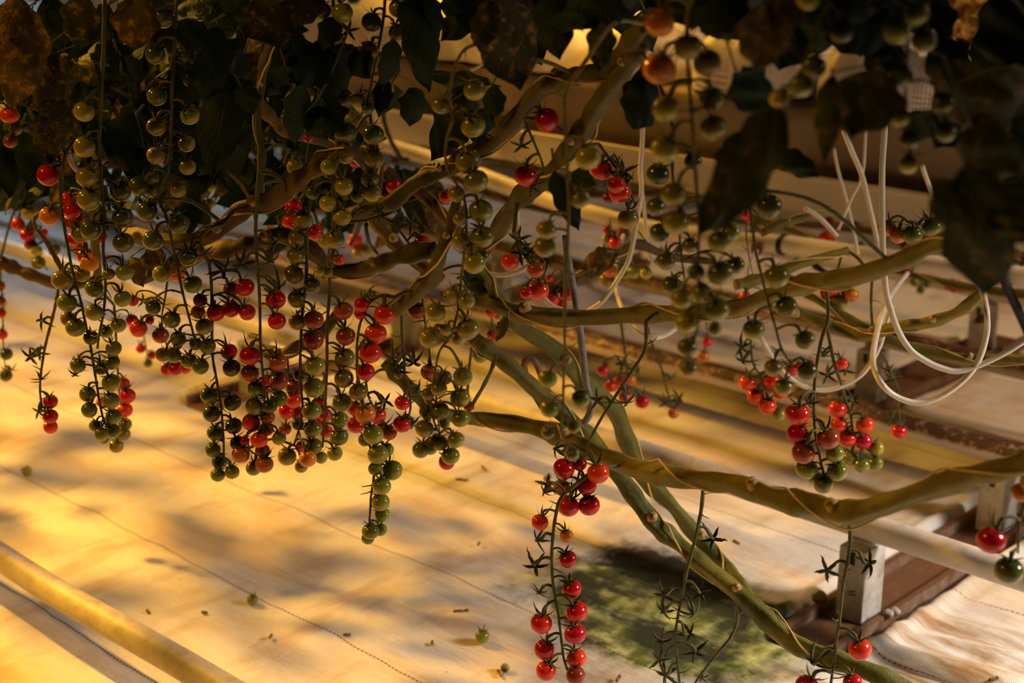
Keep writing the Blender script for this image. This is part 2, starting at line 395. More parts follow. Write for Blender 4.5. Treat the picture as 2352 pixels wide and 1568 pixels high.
def support(u, v0, v1, va, vb, label, first):
    t = empty('rail_support', W(u, (v0 + v1) / 2, 0), label, 'pipe support', 'steel supports under the pipe rails')
    p = mesh('base_plate', ubox(u - .058, u + .058, v0, v1, -.022, -.010), M_plate, t, smooth=False)
    e = join(ubox(u - .062, u - .050, v0, v1, -.011, .012), ubox(u + .050, u + .062, v0, v1, -.011, .012))
    mesh('plate_flange', e, M_plate, t, smooth=False)
    for vv, zr in ((va, ZR), (vb, ZR - .01 if first else ZR)):
        a = .029; b = .036
        o = mesh('post', ubox(u - a, u + a, vv - b, vv + b, -.010, zr - .0360), M_post, t, smooth=False); bevel(o, .003)
        # slot in the face and a curved saddle on top
        mesh('slot', ubox(u - .006, u + .006, vv - b - .0015, vv - b + .003, zr - .068, zr - .042), M_black, t, smooth=False)
        sd = [W(u + .024 * math.cos(q), vv + .03 * 0, zr) for q in (0,)]
        if first and u < 2 and vv < 2.6:      # scribbled marks near the top of the nearest post
            st = []
            for (a0, z0, a1, z1) in ((.020, .062, .012, .078), (.012, .078, .008, .062), (.014, .068, .010, .068), (.004, .050, -.012, .056), (.002, .046, -.014, .049), (.016, .090, .002, .097), (.018, .030, .016, .044)):
                p0, p1 = W(u + a0, vv - b, z0), W(u + a1, vv - b, z1); q = Vector((0, 0, .0011)) + U * .0007
                st.append(box([p0 - q, p0 + q, p1 + q, p1 - q] + [p - V * .0006 for p in (p0 - q, p0 + q, p1 + q, p1 - q)]))
            mesh('painted_mark', join(*st), M_black, t, smooth=False)
        prof = [W(u - .022 + .044 * i / 4, vv, zr - .0357) for i in range(5)]
        mesh('saddle', tube(prof, [.010] * 5, 8), M_post, t)
    return t
support(1.34, 2.17, 3.02, 2.355, 2.91, 'rusty base plate with two posts at the right, nearest support in view', True)
support(1.97, 3.30, 4.25, 3.44, 4.06, 'support with posts behind the white drip tube loops at the right', False)
support(3.22, 2.17, 3.02, 2.355, 2.91, 'distant dark support behind the red tomatoes left of centre', True)
support(3.36, 3.30, 4.25, 3.44, 4.06, 'distant pale support in the gap below the supply pipe near the centre', False)

# ------------------------------------------------------------------ hanging gutter, trough, grow bags, supply pipe
g = .004
vf, zl = 3.12, .645
prof = [(vf, zl - .092), (vf, zl - .012), (vf - .012, zl - .006), (vf - .012, zl), (vf + .006, zl), (vf + .006, zl - .084), (vf + .36, zl - .084), (vf + .36, zl), (vf + .378, zl), (vf + .378, zl - .092)]
gu = [-.3 + .3 * i for i in range(30)]
tag(mesh('growing_gutter', extrude_profile(prof, gu), M_gutter, smooth=False), 'long cream metal gutter hanging under the brown stained trough', 'gutter')
vt = 3.17
prof = [(vt + .012, zl - .08), (vt, zl + .0), (vt - .002, .70), (vt + .004, .755), (vt, .795), (vt + .02, .803), (vt + .28, .803), (vt + .29, .70), (vt + .27, zl - .08)]
tag(mesh('growing_trough', extrude_profile(prof, gu), M_trough, origin=W(1.6, 3.3, .72)), 'brown stained beige trough wall standing in the cream gutter', 'trough')
M_bagp = simple('plain_bag_film', (.60, .52, .42), (.72, .66, .57), .45, 22, .4, .2)
def bag(u0, u1, label, m=None):
    n, k = 22, 18; L = u1 - u0; vs, fs, uvs = [], [], []
    for i in range(n + 1):
        f = i / n; e = min(f, 1 - f) * L
        sc = min(1, .42 + math.sqrt(min(1, e / .09)) * .58)
        u = u0 + L * f
        for j in range(k + 1):
            a = math.pi * j / k
            vv = vt + .15 - (.165 * sc) * math.copysign(abs(math.cos(a)) ** .7, math.cos(a))
            zz = .812 + (.165 * sc) * math.sin(a) ** .6
            q = .006 * noise.noise((u * 9, vv * 9, zz * 9))
            vs.append(W(u, vv + q, zz + q)); uvs.append((f * L, j / k * .42))
    for i in range(n):
        for j in range(k): fs.append((i * (k + 1) + j, i * (k + 1) + j + 1, (i + 1) * (k + 1) + j + 1, (i + 1) * (k + 1) + j))
    fs.append(tuple(range(k + 1))[::-1]); fs.append(tuple(n * (k + 1) + j for j in range(k + 1)))
    t = empty('grow_bag', W((u0 + u1) / 2, vt + .15, .80), label, 'grow bag', 'white grow bags on the trough')
    o = mesh('film', (vs, fs), m or M_bag, t)
    uvl = o.data.uv_layers.new(name='UVMap')
    for lp in o.data.loops: uvl.data[lp.index].uv = uvs[lp.vertex_index]
    return t
def upos(px, py, v):
    p = at_v(px, py, v); return p.dot(U)
b1 = bag(upos(1300, 150, 3.15), upos(640, 100, 3.15), 'bright yellow lit white grow bag above the trough left of centre', M_bagp)
b2 = bag(upos(1500, 150, 3.15), upos(1312, 150, 3.15) - .012, 'dotted white grow bag end beside the lit bag at top centre')
b3 = bag(upos(1815, 180, 3.15), upos(1545, 180, 3.15), 'white grow bag with dotted ends behind the orange and yellow tomatoes')
b4 = bag(upos(2120, 200, 3.15), upos(1832, 190, 3.15), 'dotted white grow bag behind the blurred green truss at the upper right')
b5 = bag(upos(560, 100, 3.15), upos(60, 60, 3.15), 'dim grow bag behind dark leaves at the upper left', M_bagp)
# small printed marks on the film (a bracketed sign and two strokes)
def mark(px, py, w, h, par, strokes):
    P = []
    for (x0, y0, x1, y1) in strokes:
        a = at_v(px + x0 * w, py + y0 * h, 3.0); b = at_v(px + x1 * w, py + y1 * h, 3.0)
        n = V * -.0
        P.append((a, b))
    out = []
    for a, b in P:
        d = (a - b).normalized() if (a - b).length else U
        s = Vector((0, 0, 1)) if abs(d.z) < .7 else U
        q = .0011
        out.append(box([a + s * q, a - s * q, b - s * q, b + s * q] + [p - V * .0008 for p in (a + s * q, a - s * q, b - s * q, b + s * q)]))
    return join(*out)
def put_mark(px, py, w, h, par, strokes):
    vf_ = mark(px, py, w, h, par, strokes)
    # slide the strokes back along the row normal onto the bag front
    dv = (vt - .0175) - 3.0
    cen = sum(vf_[0], Vector()) / len(vf_[0]); cam_dir = (cen - CAM); k = (vt - .0175) / 3.0
    pts = [CAM + (p - CAM) * k for p in vf_[0]]
    mesh('printed_mark', (pts, vf_[1]), M_black, par, smooth=False)
put_mark(1722, 148, 22, 26, b3, [(0, .2, 1, 0), (1, 0, 1, 1), (0, 1, 1, 1), (.3, .35, .3, .8), (.1, .55, .55, .55), (.1, .85, .55, .85)])
put_mark(1672, 92, 14, 10, b3, [(0, 0, 0, 1), (.5, 0, .5, 1), (1, .2, 1, 1)])
put_mark(1413, 42, 16, 12, b2, [(0, 0, 0, 1), (0, 0, .6, 0), (0, .5, .5, .5), (0, 1, .6, 1), (1, 0, 1, 1)])
put_mark(1402, 82, 16, 22, b2, [(0, 0, 1, 0), (0, 0, 0, 1), (0, 1, .8, 1)])

def pxpath(pts, Y=None, v=None, k=6):
    out = []
    for p in pts:
        if v is not None: out.append(at_v(p[0], p[1], v))
        else: out.append(at_y(p[0], p[1], p[2] if len(p) > 2 else Y))
    return spline(out, k)
PV = 2.99
pp = [(820, 305), (870, 328), (985, 362), (1100, 401), (1228, 450), (1340, 484), (1440, 512), (1522, 530), (1660, 549), (1816, 562), (2015, 591), (2211, 618), (2352, 636), (2480, 652)]
t = empty('supply_pipe', at_v(1522, 530, PV), 'white irrigation supply pipe sagging across the right below the gutter', 'pipe')
mesh('pipe', tube(pxpath(pp, v=PV), .0215, 16), M_supply, t)
def ring(px, py, v, dirv, r0, w, m, name):
    p = at_v(px, py, v); d = dirv.normalized()
    mesh(name, tube([p - d * w, p - d * w * .6, p + d * w * .6, p + d * w], [r0 * .93, r0, r0, r0 * .93], 20), m, t)
ring(1799, 561, PV, -U + Vector((0, 0, -.05)), .026, .007, M_black, 'collar')
p0 = at_v(1858, 590, PV)
mesh('clip', join(tube([p0 + Vector((0, 0, .0)), p0 - Vector((0, 0, .02)) - U * .02, p0 - Vector((0, 0, .03)) - U * .05], [.007, .008, .006], 8)), M_black, t)
for gx, gy in ((1432, 533), (1738, 572), (2083, 622)):
    p = at_v(gx, gy, PV - .03)
    d = Vector((0, -.4, -.6)).normalized()
    mesh('grommet', tube([p - d * .012, p, p + d * .012], [.013, .014, .011], 14), M_grom, t)

def thin(name, pts, r, m, label, cat, Y=None, v=None, group=None, sides=8):
    P = pxpath(pts, Y, v)
    return tag(mesh(name, tube(P, r, sides), m), label, cat, group)
TG = 'white drip tubes around the supply pipe'
def drip(pts, label, Y, r=.0042): thin('drip_tube', pts, r, M_tube, label, 'drip tube', Y=Y, group=TG)
drip([(1478, 250), (1475, 330), (1471, 390), (1473, 441), (1461, 518), (1445, 594), (1417, 645), (1384, 691), (1340, 722), (1300, 760)], 'white drip tube curving down left from the gutter, right of the two dark red tomatoes', 2.62)
drip([(1432, 540, 3.15), (1415, 589, 3.0), (1414, 645, 2.85), (1422, 691, 2.75), (1448, 742, 2.6), (1481, 770, 2.5), (1519, 773, 2.5), (1560, 748, 2.6), (1600, 700, 2.7)], 'white drip tube hanging in a loop below the middle of the long vine', 2.8)
drip([(1474, 436), (1480, 480), (1484, 538), (1490, 580), (1504, 620)], 'short greyish drip tube just right of the curving white one', 2.9, .0036)
drip([(1186, 480), (1188, 500), (1193, 543), (1208, 594), (1226, 635), (1256, 691), (1292, 713)], 'white drip tube dropping behind the red tomatoes left of the thin grey rod', 2.35)
drip([(1220, 606), (1190, 624), (1151, 632), (1120, 627)], 'short cream drip tube bowed below the single red tomato at centre', 2.3, .004)
drip([(2029, 200), (2032, 290), (2026, 390), (2027, 543), (2031, 627), (2038, 683), (2058, 747), (2081, 790), (2109, 818), (2160, 844), (2211, 851), (2290, 820), (2352, 783), (2420, 730), (2560, 640), (2640, 560)], 'long white drip tube falling straight then sweeping out at the right edge', 2.15, .0047)
drip([(2084, 628, 2.9), (2053, 666, 2.6), (2028, 717, 2.4), (2012, 773, 2.3), (2005, 831, 2.2), (2022, 877, 2.15), (2058, 910, 2.15), (2109, 925, 2.15), (2160, 910, 2.15), (2211, 874, 2.15), (2247, 828, 2.15), (2266, 765, 2.15), (2266, 715, 2.15), (2258, 675, 2.2), (2240, 630, 2.2), (2205, 570, 2.25)], 'white drip tube making the large round loop at the right', 2.2, .0047)
drip([(2048, 700), (2034, 745), (2018, 800), (1982, 857), (1931, 888), (1885, 896), (1836, 882), (1795, 850), (1765, 806), (1745, 770)], 'white drip tube looping down left above the two red tomato trusses', 2.5, .0045)
drip([(1938, 300), (1958, 350), (1979, 400), (1994, 461), (2017, 563), (2024, 610)], 'white drip tube slanting in front of the gutter beside the straight one', 2.7, .0048)
drip([(1915, 340), (1925, 390), (1943, 454), (1961, 530), (1971, 584)], 'thin white drip tube, leftmost of those in front of the gutter at right', 2.9, .0032)
drip([(1989, 286), (1981, 398), (1953, 461), (1925, 528)], 'thin white drip tube crossing behind the slanting one at the right', 2.85, .0032)
drip([(1849, 477), (1885, 502), (1923, 543)], 'cut end of a cream drip tube with an open mouth above the supply pipe', 2.7, .0046)
drip([(2118, 380), (2128, 410), (2152, 470)], 'short drip tube beside the big blurred leaf at the right', 2.7, .0042)
drip([(1738, 577, 3.05), (1723, 607, 2.95), (1721, 645, 2.9), (1726, 690, 2.8)], 'short white drip tube below the red grommet in the middle of the supply pipe', 2.9, .0046)
drip([(334, 160), (330, 195), (326, 232)], 'short pale drip tube behind the dark leaves at the upper left', 2.9, .0042)
drip([(150, 305), (156, 345), (168, 380), (186, 398)], 'pale bent drip tube behind the red tomato at the far left', 2.4, .0045)
drip([(1135, 118), (1115, 140), (1090, 158), (1058, 170)], 'thin white frayed drip tube in front of the lit grow bag', 3.0, .0028)
drip([(536, 40), (538, 100), (537, 175)], 'thin pale drip tube in front of the rusty trough at upper left', 3.0, .0035)
thin('gutter_hook', [(893, 240), (881, 238), (880, 250), (883, 281), (896, 319), (917, 357), (925, 364), (940, 366)], .0062, M_black, 'black bent wire hook over the gutter edge', 'hook', Y=3.9)
thin('cable', [(2300, 630), (2316, 665), (2335, 705), (2360, 760), (2400, 860), (2470, 900)], .010, M_black, 'thick black cable under the supply pipe at the right edge', 'cable', Y=3.1)
thin('support_rod', [(1300, 540), (1305, 599), (1323, 696), (1336, 790), (1346, 877), (1357, 930), (1352, 955), (1340, 972)], .0056, M_rod, 'thin grey metal rod crossing the vines near the centre', 'rod', Y=2.15)
thin('support_hoop', [(1245, 935), (1222, 895), (1205, 850), (1205, 832), (1215, 825), (1230, 832), (1250, 880), (1262, 900)], .0052, M_rodb, 'rusty bent wire hoop standing behind the vine near the bottom centre', 'hook', Y=2.28)
# crumpled film at the upper right, on the trough
def film():
    vs, fs = [], []; n = 18
    a0 = at_v(2140, -20, 3.3)
    for i in range(n + 1):
        for j in range(n + 1):
            px = 2130 + 140 * i / n; py = -30 + 130 * j / n + 20 * math.sin(i * .5)
            if j > 12: px = 2195 + (px - 2195) * (1 - (j - 12) / 9)
            p = at_v(px, py, 3.24)
            p += V * (.05 * noise.noise((i * .45, j * .45, 2)) + .02 * noise.noise((i * 1.3, j * 1.3, 5)))
            vs.append(p)
    for i in range(n):
        for j in range(n): k = i * (n + 1) + j; fs.append((k, k + 1, k + n + 2, k + n + 1))
    return vs, fs
o = tag(mesh('plastic_film', film(), M_film, smooth=False), 'crumpled amber lit plastic film at the upper right corner', 'plastic')
md = o.modifiers.new('s', 'SOLIDIFY'); md.thickness = .0006

VPTS = []
ZU = Vector((0, 0, 1))
# ------------------------------------------------------------------ vines
VG = 'thick lowered tomato vines'
def vine(pts, wid, label, m=M_vine, twine=1, scars=(), cat='vine'):
    P = pxpath(pts, k=8); n = len(P)
    t = empty('tomato_vine', P[0], label, cat, VG)
    ws = wid if isinstance(wid, (list, tuple)) else [wid] * len(pts)
    rad = []
    for i, p in enumerate(P):
        f = i / (n - 1) * (len(pts) - 1); a = int(min(f, len(pts) - 2)); f -= a
        r = (ws[a] * (1 - f) + ws[a + 1] * f) * .5 * mpx(p)
        rad.append(r * .93 * (1 + .05 * math.sin(i * .55 + R.random()) + .06 * math.sin(i * .9 + 2) + .30 * max(0, math.sin(i * .23 + .4)) ** 14 - .06 * max(0, math.sin(i * .23 - .6)) ** 6))
    VPTS.extend(P); mesh('stem', tube(P, rad, 20, .115), m, t)
    for f in scars:
        i = max(1, min(n - 2, int(f * (n - 1)))); F = frames(P)[i]
        d = (ZU * R.uniform(.2, 1) + (CAM - P[i]).normalized() * .9); d -= F[0] * d.dot(F[0]); d.normalize()
        b = P[i] + d * rad[i] * .75; r = rad[i] * .6
        Q = [b, b + d * r * .8, b + d * r * 1.25, b + d * r * 1.3, b + d * r * 1.15]
        mesh('leaf_scar', tube(Q, [r * 1.15, r * .9, r * .85, r * .6, r * .25], 12), M_scar, t)
    if twine:
        Q = []; F = frames(P); ph = R.uniform(0, 6); s = 0
        for i in range(n):
            if i: s += (P[i] - P[i - 1]).length
            a = ph + s * 24 * twine
            Q.append(P[i] + (F[i][1] * math.cos(a) + F[i][2] * math.sin(a)) * (rad[i] * 1.12 + .0010))
        mesh('twine', tube(spline(Q, 3), .0014, 6), M_twine, t)
    return t
vine([(2900,900,1.46),(2640,965,1.48),(2420,1030,1.5),(2330,1068,1.52),(2200,1100,1.56),(2050,1152,1.62),(1950,1178,1.66),(1870,1160,1.72),(1790,1146,1.78),(1690,1110,1.86),(1600,1100,1.92),(1500,1085,2.0),(1420,1062,2.06),(1350,1035,2.12),(1300,1008,2.18),(1240,985,2.24),(1150,967,2.32),(1070,958,2.4)],[46,50,56,54,50,52,60,56,54,48,46,50,48,46,44,42,38,34],'long lowest vine bowing from the right edge to the lower centre',M_vine,1,(.14,.37,.5,.82))
vine([(2235,525,1.6),(2140,565,1.66),(2060,600,1.7),(1960,634,1.76),(1850,652,1.84),(1760,682,1.92),(1700,705,1.98),(1620,716,2.0),(1560,718,2.02),(1450,722,2.08),(1330,728,2.12),(1200,722,2.16),(1150,706,2.2),(1090,690,2.24)],[26,40,46,44,42,40,38,42,44,40,40,42,38,30],'long middle vine from the big blurred leaf at right to the centre',M_vine,1,(.33,.62,.84))
vine([(1090,610,2.2),(1130,660,2.22),(1190,745,2.25),(1270,800,2.3),(1340,880,2.34),(1410,940,2.38),(1440,1010,2.42),(1475,1090,2.44),(1540,1155,2.46),(1600,1230,2.48),(1660,1295,2.44),(1700,1348,2.36),(1750,1405,2.3)],[30,40,40,40,40,42,40,38,36,36,36,34,26],'upper of two green vines slanting down to the algae patch',M_vine_g,1,(.28,.75))
vine([(1085,775,2.18),(1130,810,2.18),(1180,850,2.18),(1260,920,2.2),(1340,990,2.22),(1400,1060,2.24),(1450,1130,2.24),(1500,1200,2.22),(1560,1250,2.2),(1620,1300,2.16),(1700,1365,2.12),(1770,1430,2.08),(1830,1480,2.05),(1920,1515,2.0),(2000,1545,1.97),(2100,1590,1.94)],[30,36,40,40,40,40,40,42,40,40,42,46,48,50,42,38],'lower of two green vines slanting down to the bottom right',M_vine_g,1,(.46,.66))
vine([(2262,668,2.4),(2200,715,2.42),(2130,740,2.44),(2060,750,2.46),(1980,770,2.5),(1900,745,2.54),(1825,712,2.56)],[24,28,28,26,28,26,22],'slimmer green vine sagging behind the drip loops at the right',M_vine,1,(.3,.62))
vine([(2420,830,2.5),(2352,826,2.52),(2230,824,2.56),(2120,805,2.6),(2030,772,2.62),(1960,738,2.66),(1900,700,2.7),(1850,676,2.72)],[24,24,26,24,24,24,22,18],'slim green vine just below the sagging one at the right edge',M_vine_g,1,(.3,))
vine([(805,335,2.05),(712,395,2.1),(679,420,2.12),(628,456,2.15),(560,480,2.18),(490,535,2.2),(420,555,2.22),(350,545,2.25),(285,535,2.3)],[40,44,46,44,38,40,38,32,26],'yellowish thick vine forking at the left of centre',M_vine_b,1,(.45,.6))
vine([(765,622,2.2),(700,560,2.18),(640,540,2.2),(590,560,2.22),(530,575,2.25),(460,580,2.28),(400,610,2.3),(330,640,2.34)],[30,36,38,40,42,44,36,24],'brown vine lying across under the fork at the left',M_vine_b,1,(.35,))
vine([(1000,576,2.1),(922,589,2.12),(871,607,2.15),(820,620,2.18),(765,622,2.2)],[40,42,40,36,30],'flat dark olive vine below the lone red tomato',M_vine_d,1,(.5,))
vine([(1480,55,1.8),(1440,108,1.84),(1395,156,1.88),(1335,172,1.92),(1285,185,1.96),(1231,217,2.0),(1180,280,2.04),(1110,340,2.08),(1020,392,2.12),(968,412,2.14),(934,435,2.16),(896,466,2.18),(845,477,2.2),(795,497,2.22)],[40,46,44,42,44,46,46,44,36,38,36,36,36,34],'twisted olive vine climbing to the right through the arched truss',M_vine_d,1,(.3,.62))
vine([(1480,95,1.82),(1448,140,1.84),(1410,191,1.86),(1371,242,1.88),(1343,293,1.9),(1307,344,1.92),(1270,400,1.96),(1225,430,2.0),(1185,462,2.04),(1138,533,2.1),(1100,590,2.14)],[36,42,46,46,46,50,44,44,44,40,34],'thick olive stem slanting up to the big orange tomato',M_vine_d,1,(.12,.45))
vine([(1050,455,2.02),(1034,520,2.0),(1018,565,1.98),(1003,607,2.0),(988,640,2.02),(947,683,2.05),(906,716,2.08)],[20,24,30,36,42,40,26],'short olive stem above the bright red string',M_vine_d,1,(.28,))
vine([(590,225,2.35),(628,275,2.38),(666,306,2.4),(760,330,2.45),(870,390,2.5),(960,441,2.5),(1011,489,2.45),(1070,555,2.4),(1125,640,2.3)],[26,26,26,24,30,30,28,28,30],'back vine running down to the right behind the olive column',M_vine_b,1,(.5,))
vine([(800,246,2.4),(845,306,2.42),(870,390,2.42),(858,492,2.4),(896,548,2.38),(947,594,2.36),(1010,640,2.32)],[22,26,24,28,30,30,30],'back vine bending down behind the black hook',M_vine_b,1,(.7,))
vine([(0,602,3.0),(40,620,3.0),(80,635,3.0),(150,655,3.05),(230,640,3.1)],[30,28,30,26,20],'blurred brown vine at the left edge below the pale yellow truss',M_vine_b,0,())
vine([(92,488,2.4),(79,505,2.4),(84,525,2.4),(102,548,2.4),(128,594,2.4),(142,622,2.4)],[8,9,9,10,11,11],'reddish hooked leaf stalk at the far left',M_vine_b,0,(),'leaf stalk')
vine([(620,100,2.25),(604,160,2.25),(596,225,2.25),(592,290,2.25),(600,350,2.25),(596,430,2.25),(585,480,2.22)],[18,24,18,17,18,20,18],'upright pale stem behind the leaves at upper left of centre',M_vine_d,1,(.25,))
vine([(222,370,2.25),(220,450,2.25),(216,520,2.26),(222,600,2.28),(228,680,2.3)],[20,22,22,20,16],'upright pale stem behind the dark straight truss',M_vine_g,0,())
vine([(1256,668,2.6),(1307,652,2.62),(1358,624,2.66),(1410,588,2.7),(1461,560,2.74),(1540,590,2.78),(1640,600,2.8)],[22,24,24,24,22,20,18],'yellowish back vine under the supply pipe right of centre',M_vine_b,1,(.4,))
vine([(1752,535,2.75),(1803,512,2.78),(1854,498,2.8),(1910,478,2.82)],[18,20,18,14],'short yellow vine by the cut drip tube',M_vine,1,(.4,))
vine([(1690,655,2.6),(1750,640,2.62),(1830,610,2.64),(1890,590,2.66),(1945,575,2.68)],[24,26,24,22,18],'olive vine tucked under the supply pipe at right',M_vine,1,(.3,))
vine([(150,25,2.3),(175,60,2.3),(240,45,2.28),(300,10,2.26)],[9,10,9,8],'thin stalk across the mottled leaves at upper left',M_vine_b,0,(),'leaf stalk')
vine([(885,830,2.2),(920,870,2.2),(960,910,2.2),(1000,945,2.22),(1080,960,2.3)],[26,30,32,30,26],'green vine passing behind the bare stalk left of the yellow bunch',M_vine_g,1,(.2,))
vine([(590,800,2.3),(640,815,2.28),(690,792,2.26),(740,760,2.26),(790,700,2.28)],[26,32,30,28,24],'yellowish vine behind the brown tomatoes left of centre',M_vine_b,1,(.3,))
vine([(1140,812,2.05),(1128,850,2.04),(1108,890,2.02),(1090,920,2.0),(1076,945,2.0)],[8,9,9,9,7],'thin dark broken stalk right of the yellow bunch',M_stalk,0,(),'leaf stalk')
vine([(1830,720,2.3),(1780,705,2.28),(1700,700,2.26),(1640,680,2.24)],[22,24,22,18],'olive vine stub joining the long middle vine at right',M_vine,0,(.4,))

def far_vine(u0, u1, v, z, r, label, m):
    pts = []
    for i in range(14):
        f = i / 13; p = W(u0 + (u1 - u0) * f, v + .07 * math.sin(i * 1.3 + v * 9), z + .06 * math.sin(i * .9 + z * 20)); pts.append(p)
    P = spline(pts, 6); t = empty('tomato_vine', P[0], label, 'vine', VG)
    mesh('stem', tube(P, [r * (1 + .12 * math.sin(i * .8)) for i in range(len(P))], 12, .08), m, t)
    F = frames(P); mesh('twine', tube(spline([P[i] + (F[i][1] * math.cos(i * .9) + F[i][2] * math.sin(i * .9)) * r * 1.15 for i in range(len(P))], 2), .0014, 6), M_twine, t)
far_vine(.2, 4.6, 3.45, .47, .010, 'far vine strung just under the gutter behind the supply pipe', M_vine_b)
far_vine(.6, 5.2, 3.6, .38, .011, 'far vine hanging second below the gutter', M_vine)
far_vine(1.7, 5.6, 3.75, .33, .012, 'far brown vine hanging lowest behind the gutter', M_vine_b)
far_vine(2.3, 5.0, 3.3, .42, .011, 'far vine in the dark gap left of the yellow lit supply pipe', M_vine_b)

# ------------------------------------------------------------------ tomatoes
def tomato_shape():
    vs, fs = [], []; n, k = 20, 14
    for i in range(k + 1):
        a = math.pi * i / k
        for j in range(n):
            b = 2 * math.pi * j / n
            r = math.sin(a); z = .95 * math.cos(a)
            if a < .75: z -= .20 * (1 - a / .75) ** 1.5
            r *= 1 + .012 * math.cos(5 * b) * (1 if a < 1.2 else .2)
            vs.append(Vector((r * math.cos(b), r * math.sin(b), z)))
    for i in range(k):
        for j in range(n): j2 = (j + 1) % n; fs.append((i * n + j, (i + 1) * n + j, (i + 1) * n + j2, i * n + j2))
    return vs, fs
TS = tomato_shape(); TMESH = {}
for key, m in TM.items():
    me = bpy.data.meshes.new('cherry_tomato_' + CN[key].replace(' ', '_')); me.from_pydata([tuple(v) for v in TS[0]], [], TS[1])
    me.polygons.foreach_set('use_smooth', [True] * len(me.polygons)); me.materials.append(m); TMESH[key] = me
def calyx_shape(seed, lift):
    r = random.Random(seed); parts = []
    for q in range(5):
        a = 2 * math.pi * (q + r.uniform(-.12, .12)) / 5; L = r.uniform(1.1, 1.7); up = lift * r.uniform(.5, 1.5); curl = r.uniform(-.2, .5)
        d = Vector((math.cos(a), math.sin(a), 0)); s = Vector((-math.sin(a), math.cos(a), 0)); vs = []; n = 7
        for i in range(n + 1):
            f = i / n; w = .17 * (math.sin(math.pi * min(1, f * .86 + .14)) ** .8) * (1 - f) ** .35 + .008
            p = Vector((0, 0, .83)) + d * (L * f * (1 - .15 * f)) + Vector((0, 0, .18 * f + up * f * f + curl * f ** 3)) + s * (.12 * r.uniform(-1, 1) * f * f)
            vs += [p - s * w + Vector((0, 0, .05 * (1 - f))), p + Vector((0, 0, -.02)), p + s * w + Vector((0, 0, .05 * (1 - f))), p + Vector((0, 0, .03))]
        fs = []
        for i in range(n):
            for j in range(4): j2 = (j + 1) % 4; fs.append((i * 4 + j, i * 4 + j2, i * 4 + 4 + j2, i * 4 + 4 + j))
        fs.append((n * 4, n * 4 + 1, n * 4 + 2, n * 4 + 3))
        parts.append((vs, fs))
    parts.append(tube([Vector((0, 0, .80)), Vector((0, 0, .88)), Vector((0, 0, .98)), Vector((0, 0, 1.06))], [.13, .17, .11, .09], 8))
    return join(*parts)
CMESH = {}
for key, m in (('k', M_calyx), ('y', M_calyx_y)):
    for q, lf in enumerate((.15, .45, .75, .3)):
        sh = calyx_shape(q + 11, lf); me = bpy.data.meshes.new('calyx'); me.from_pydata([tuple(v) for v in sh[0]], [], sh[1])
        me.polygons.foreach_set('use_smooth', [True] * len(me.polygons)); me.materials.append(m); CMESH[key, q] = me

# (name suffix is never shown) each truss: label, ground distance, rachis pixels, fruit "x,y,r,colour", rachis thickness px, stalk tone
TR = []
def T(label, Y, rach, fruit, w=8, tone='k', group='tomato trusses hanging from the vines'):
    TR.append((label, Y, [tuple(map(float, q.split(','))) for q in rach.split()], [(float(a), float(b), float(c), d) for a, b, c, d in (q.split(',') for q in fruit.split())], w, tone, group))
T('column of dim red tomatoes cut by the left edge of the photo', 3.0, '-6,560 2,640 6,720 8,800 14,862', '0,612,11,r 1,657,11,r 2,691,11,b 3,719,11,r 5,768,12,r 15,813,14,d 14,862,14,d 24,850,9,e', 5)
T('small distant truss of pale yellow and red tomatoes at the far left', 3.0, '58,440 70,500 80,555 95,600 110,620', '65,488,16,y 36,475,11,d 42,515,15,r 70,528,14,y 61,540,15,r 69,561,13,b 99,535,11,r 84,575,13,y 88,603,16,y 125,574,14,g 40,455,9,e', 5)
T('long far left green truss topped by a red tomato and an orange one', 2.12, '182,320 165,332 150,357 143,400 140,466 147,517 156,568 166,620 176,658 189,704 196,742 207,790 215,840 222,880 228,920 240,970 255,985', '110,402,25,r 113,496,22,n 187,535,22,o 207,602,21,n 142,643,23,o 189,630,17,o 154,695,22,g 156,732,17,o 173,752,22,g 209,775,17,g 179,839,17,g 201,905,18,g 205,941,18,g 219,978,14,g 233,997,16,g 258,989,17,g 261,956,18,g 256,920,19,g 255,878,20,g 233,844,17,g 258,832,17,g 261,800,18,g 165,840,12,e 172,860,10,e', 9)
T('red and dull green tomatoes behind the bottom of the long far left green truss', 2.5, '262,700 268,800 272,880 278,940 280,1000', '283,881,15,r 293,909,18,r 287,941,17,r 233,923,12,n 287,974,15,o 284,997,15,o 267,1024,16,o 238,1008,12,o 303,735,13,r', 6)
T('stack of red tomatoes behind the upper part of the long far left truss', 2.3, '196,420 188,470 186,520 196,575', '157,461,20,r 165,484,19,r 165,509,20,r 178,502,16,r 173,548,19,r 184,566,18,r 196,588,18,r 232,545,14,r 198,425,9,r', 6)
T('dark straight truss of big green tomatoes, third hanging stalk from the left edge', 2.05, '240,0 238,100 232,230 228,330 232,390 236,454 240,505 237,568 241,620 242,670 237,722 227,772 224,800', '199,407,24,o 203,458,25,o 209,528,23,d 282,500,23,d 283,557,23,d 286,625,20,g 282,686,19,g 272,747,17,g 216,662,20,g 216,717,20,g 277,440,23,d 250,629,14,o 245,762,14,g 194,337,24,o 193,256,23,o', 10)
T('dark green truss high at the upper left, hanging from the top edge', 2.1, '405,0 403,77 398,153 394,230 393,306 388,383 372,428 362,454', '375,41,24,d 357,125,23,d 360,221,22,d 358,291,21,o 358,357,20,o 351,407,14,o 346,441,14,y 436,265,21,g 429,330,19,o 431,383,18,o 409,436,17,o 441,178,22,d 423,130,12,g 418,105,13,g 443,138,8,g 463,40,8,g', 9)
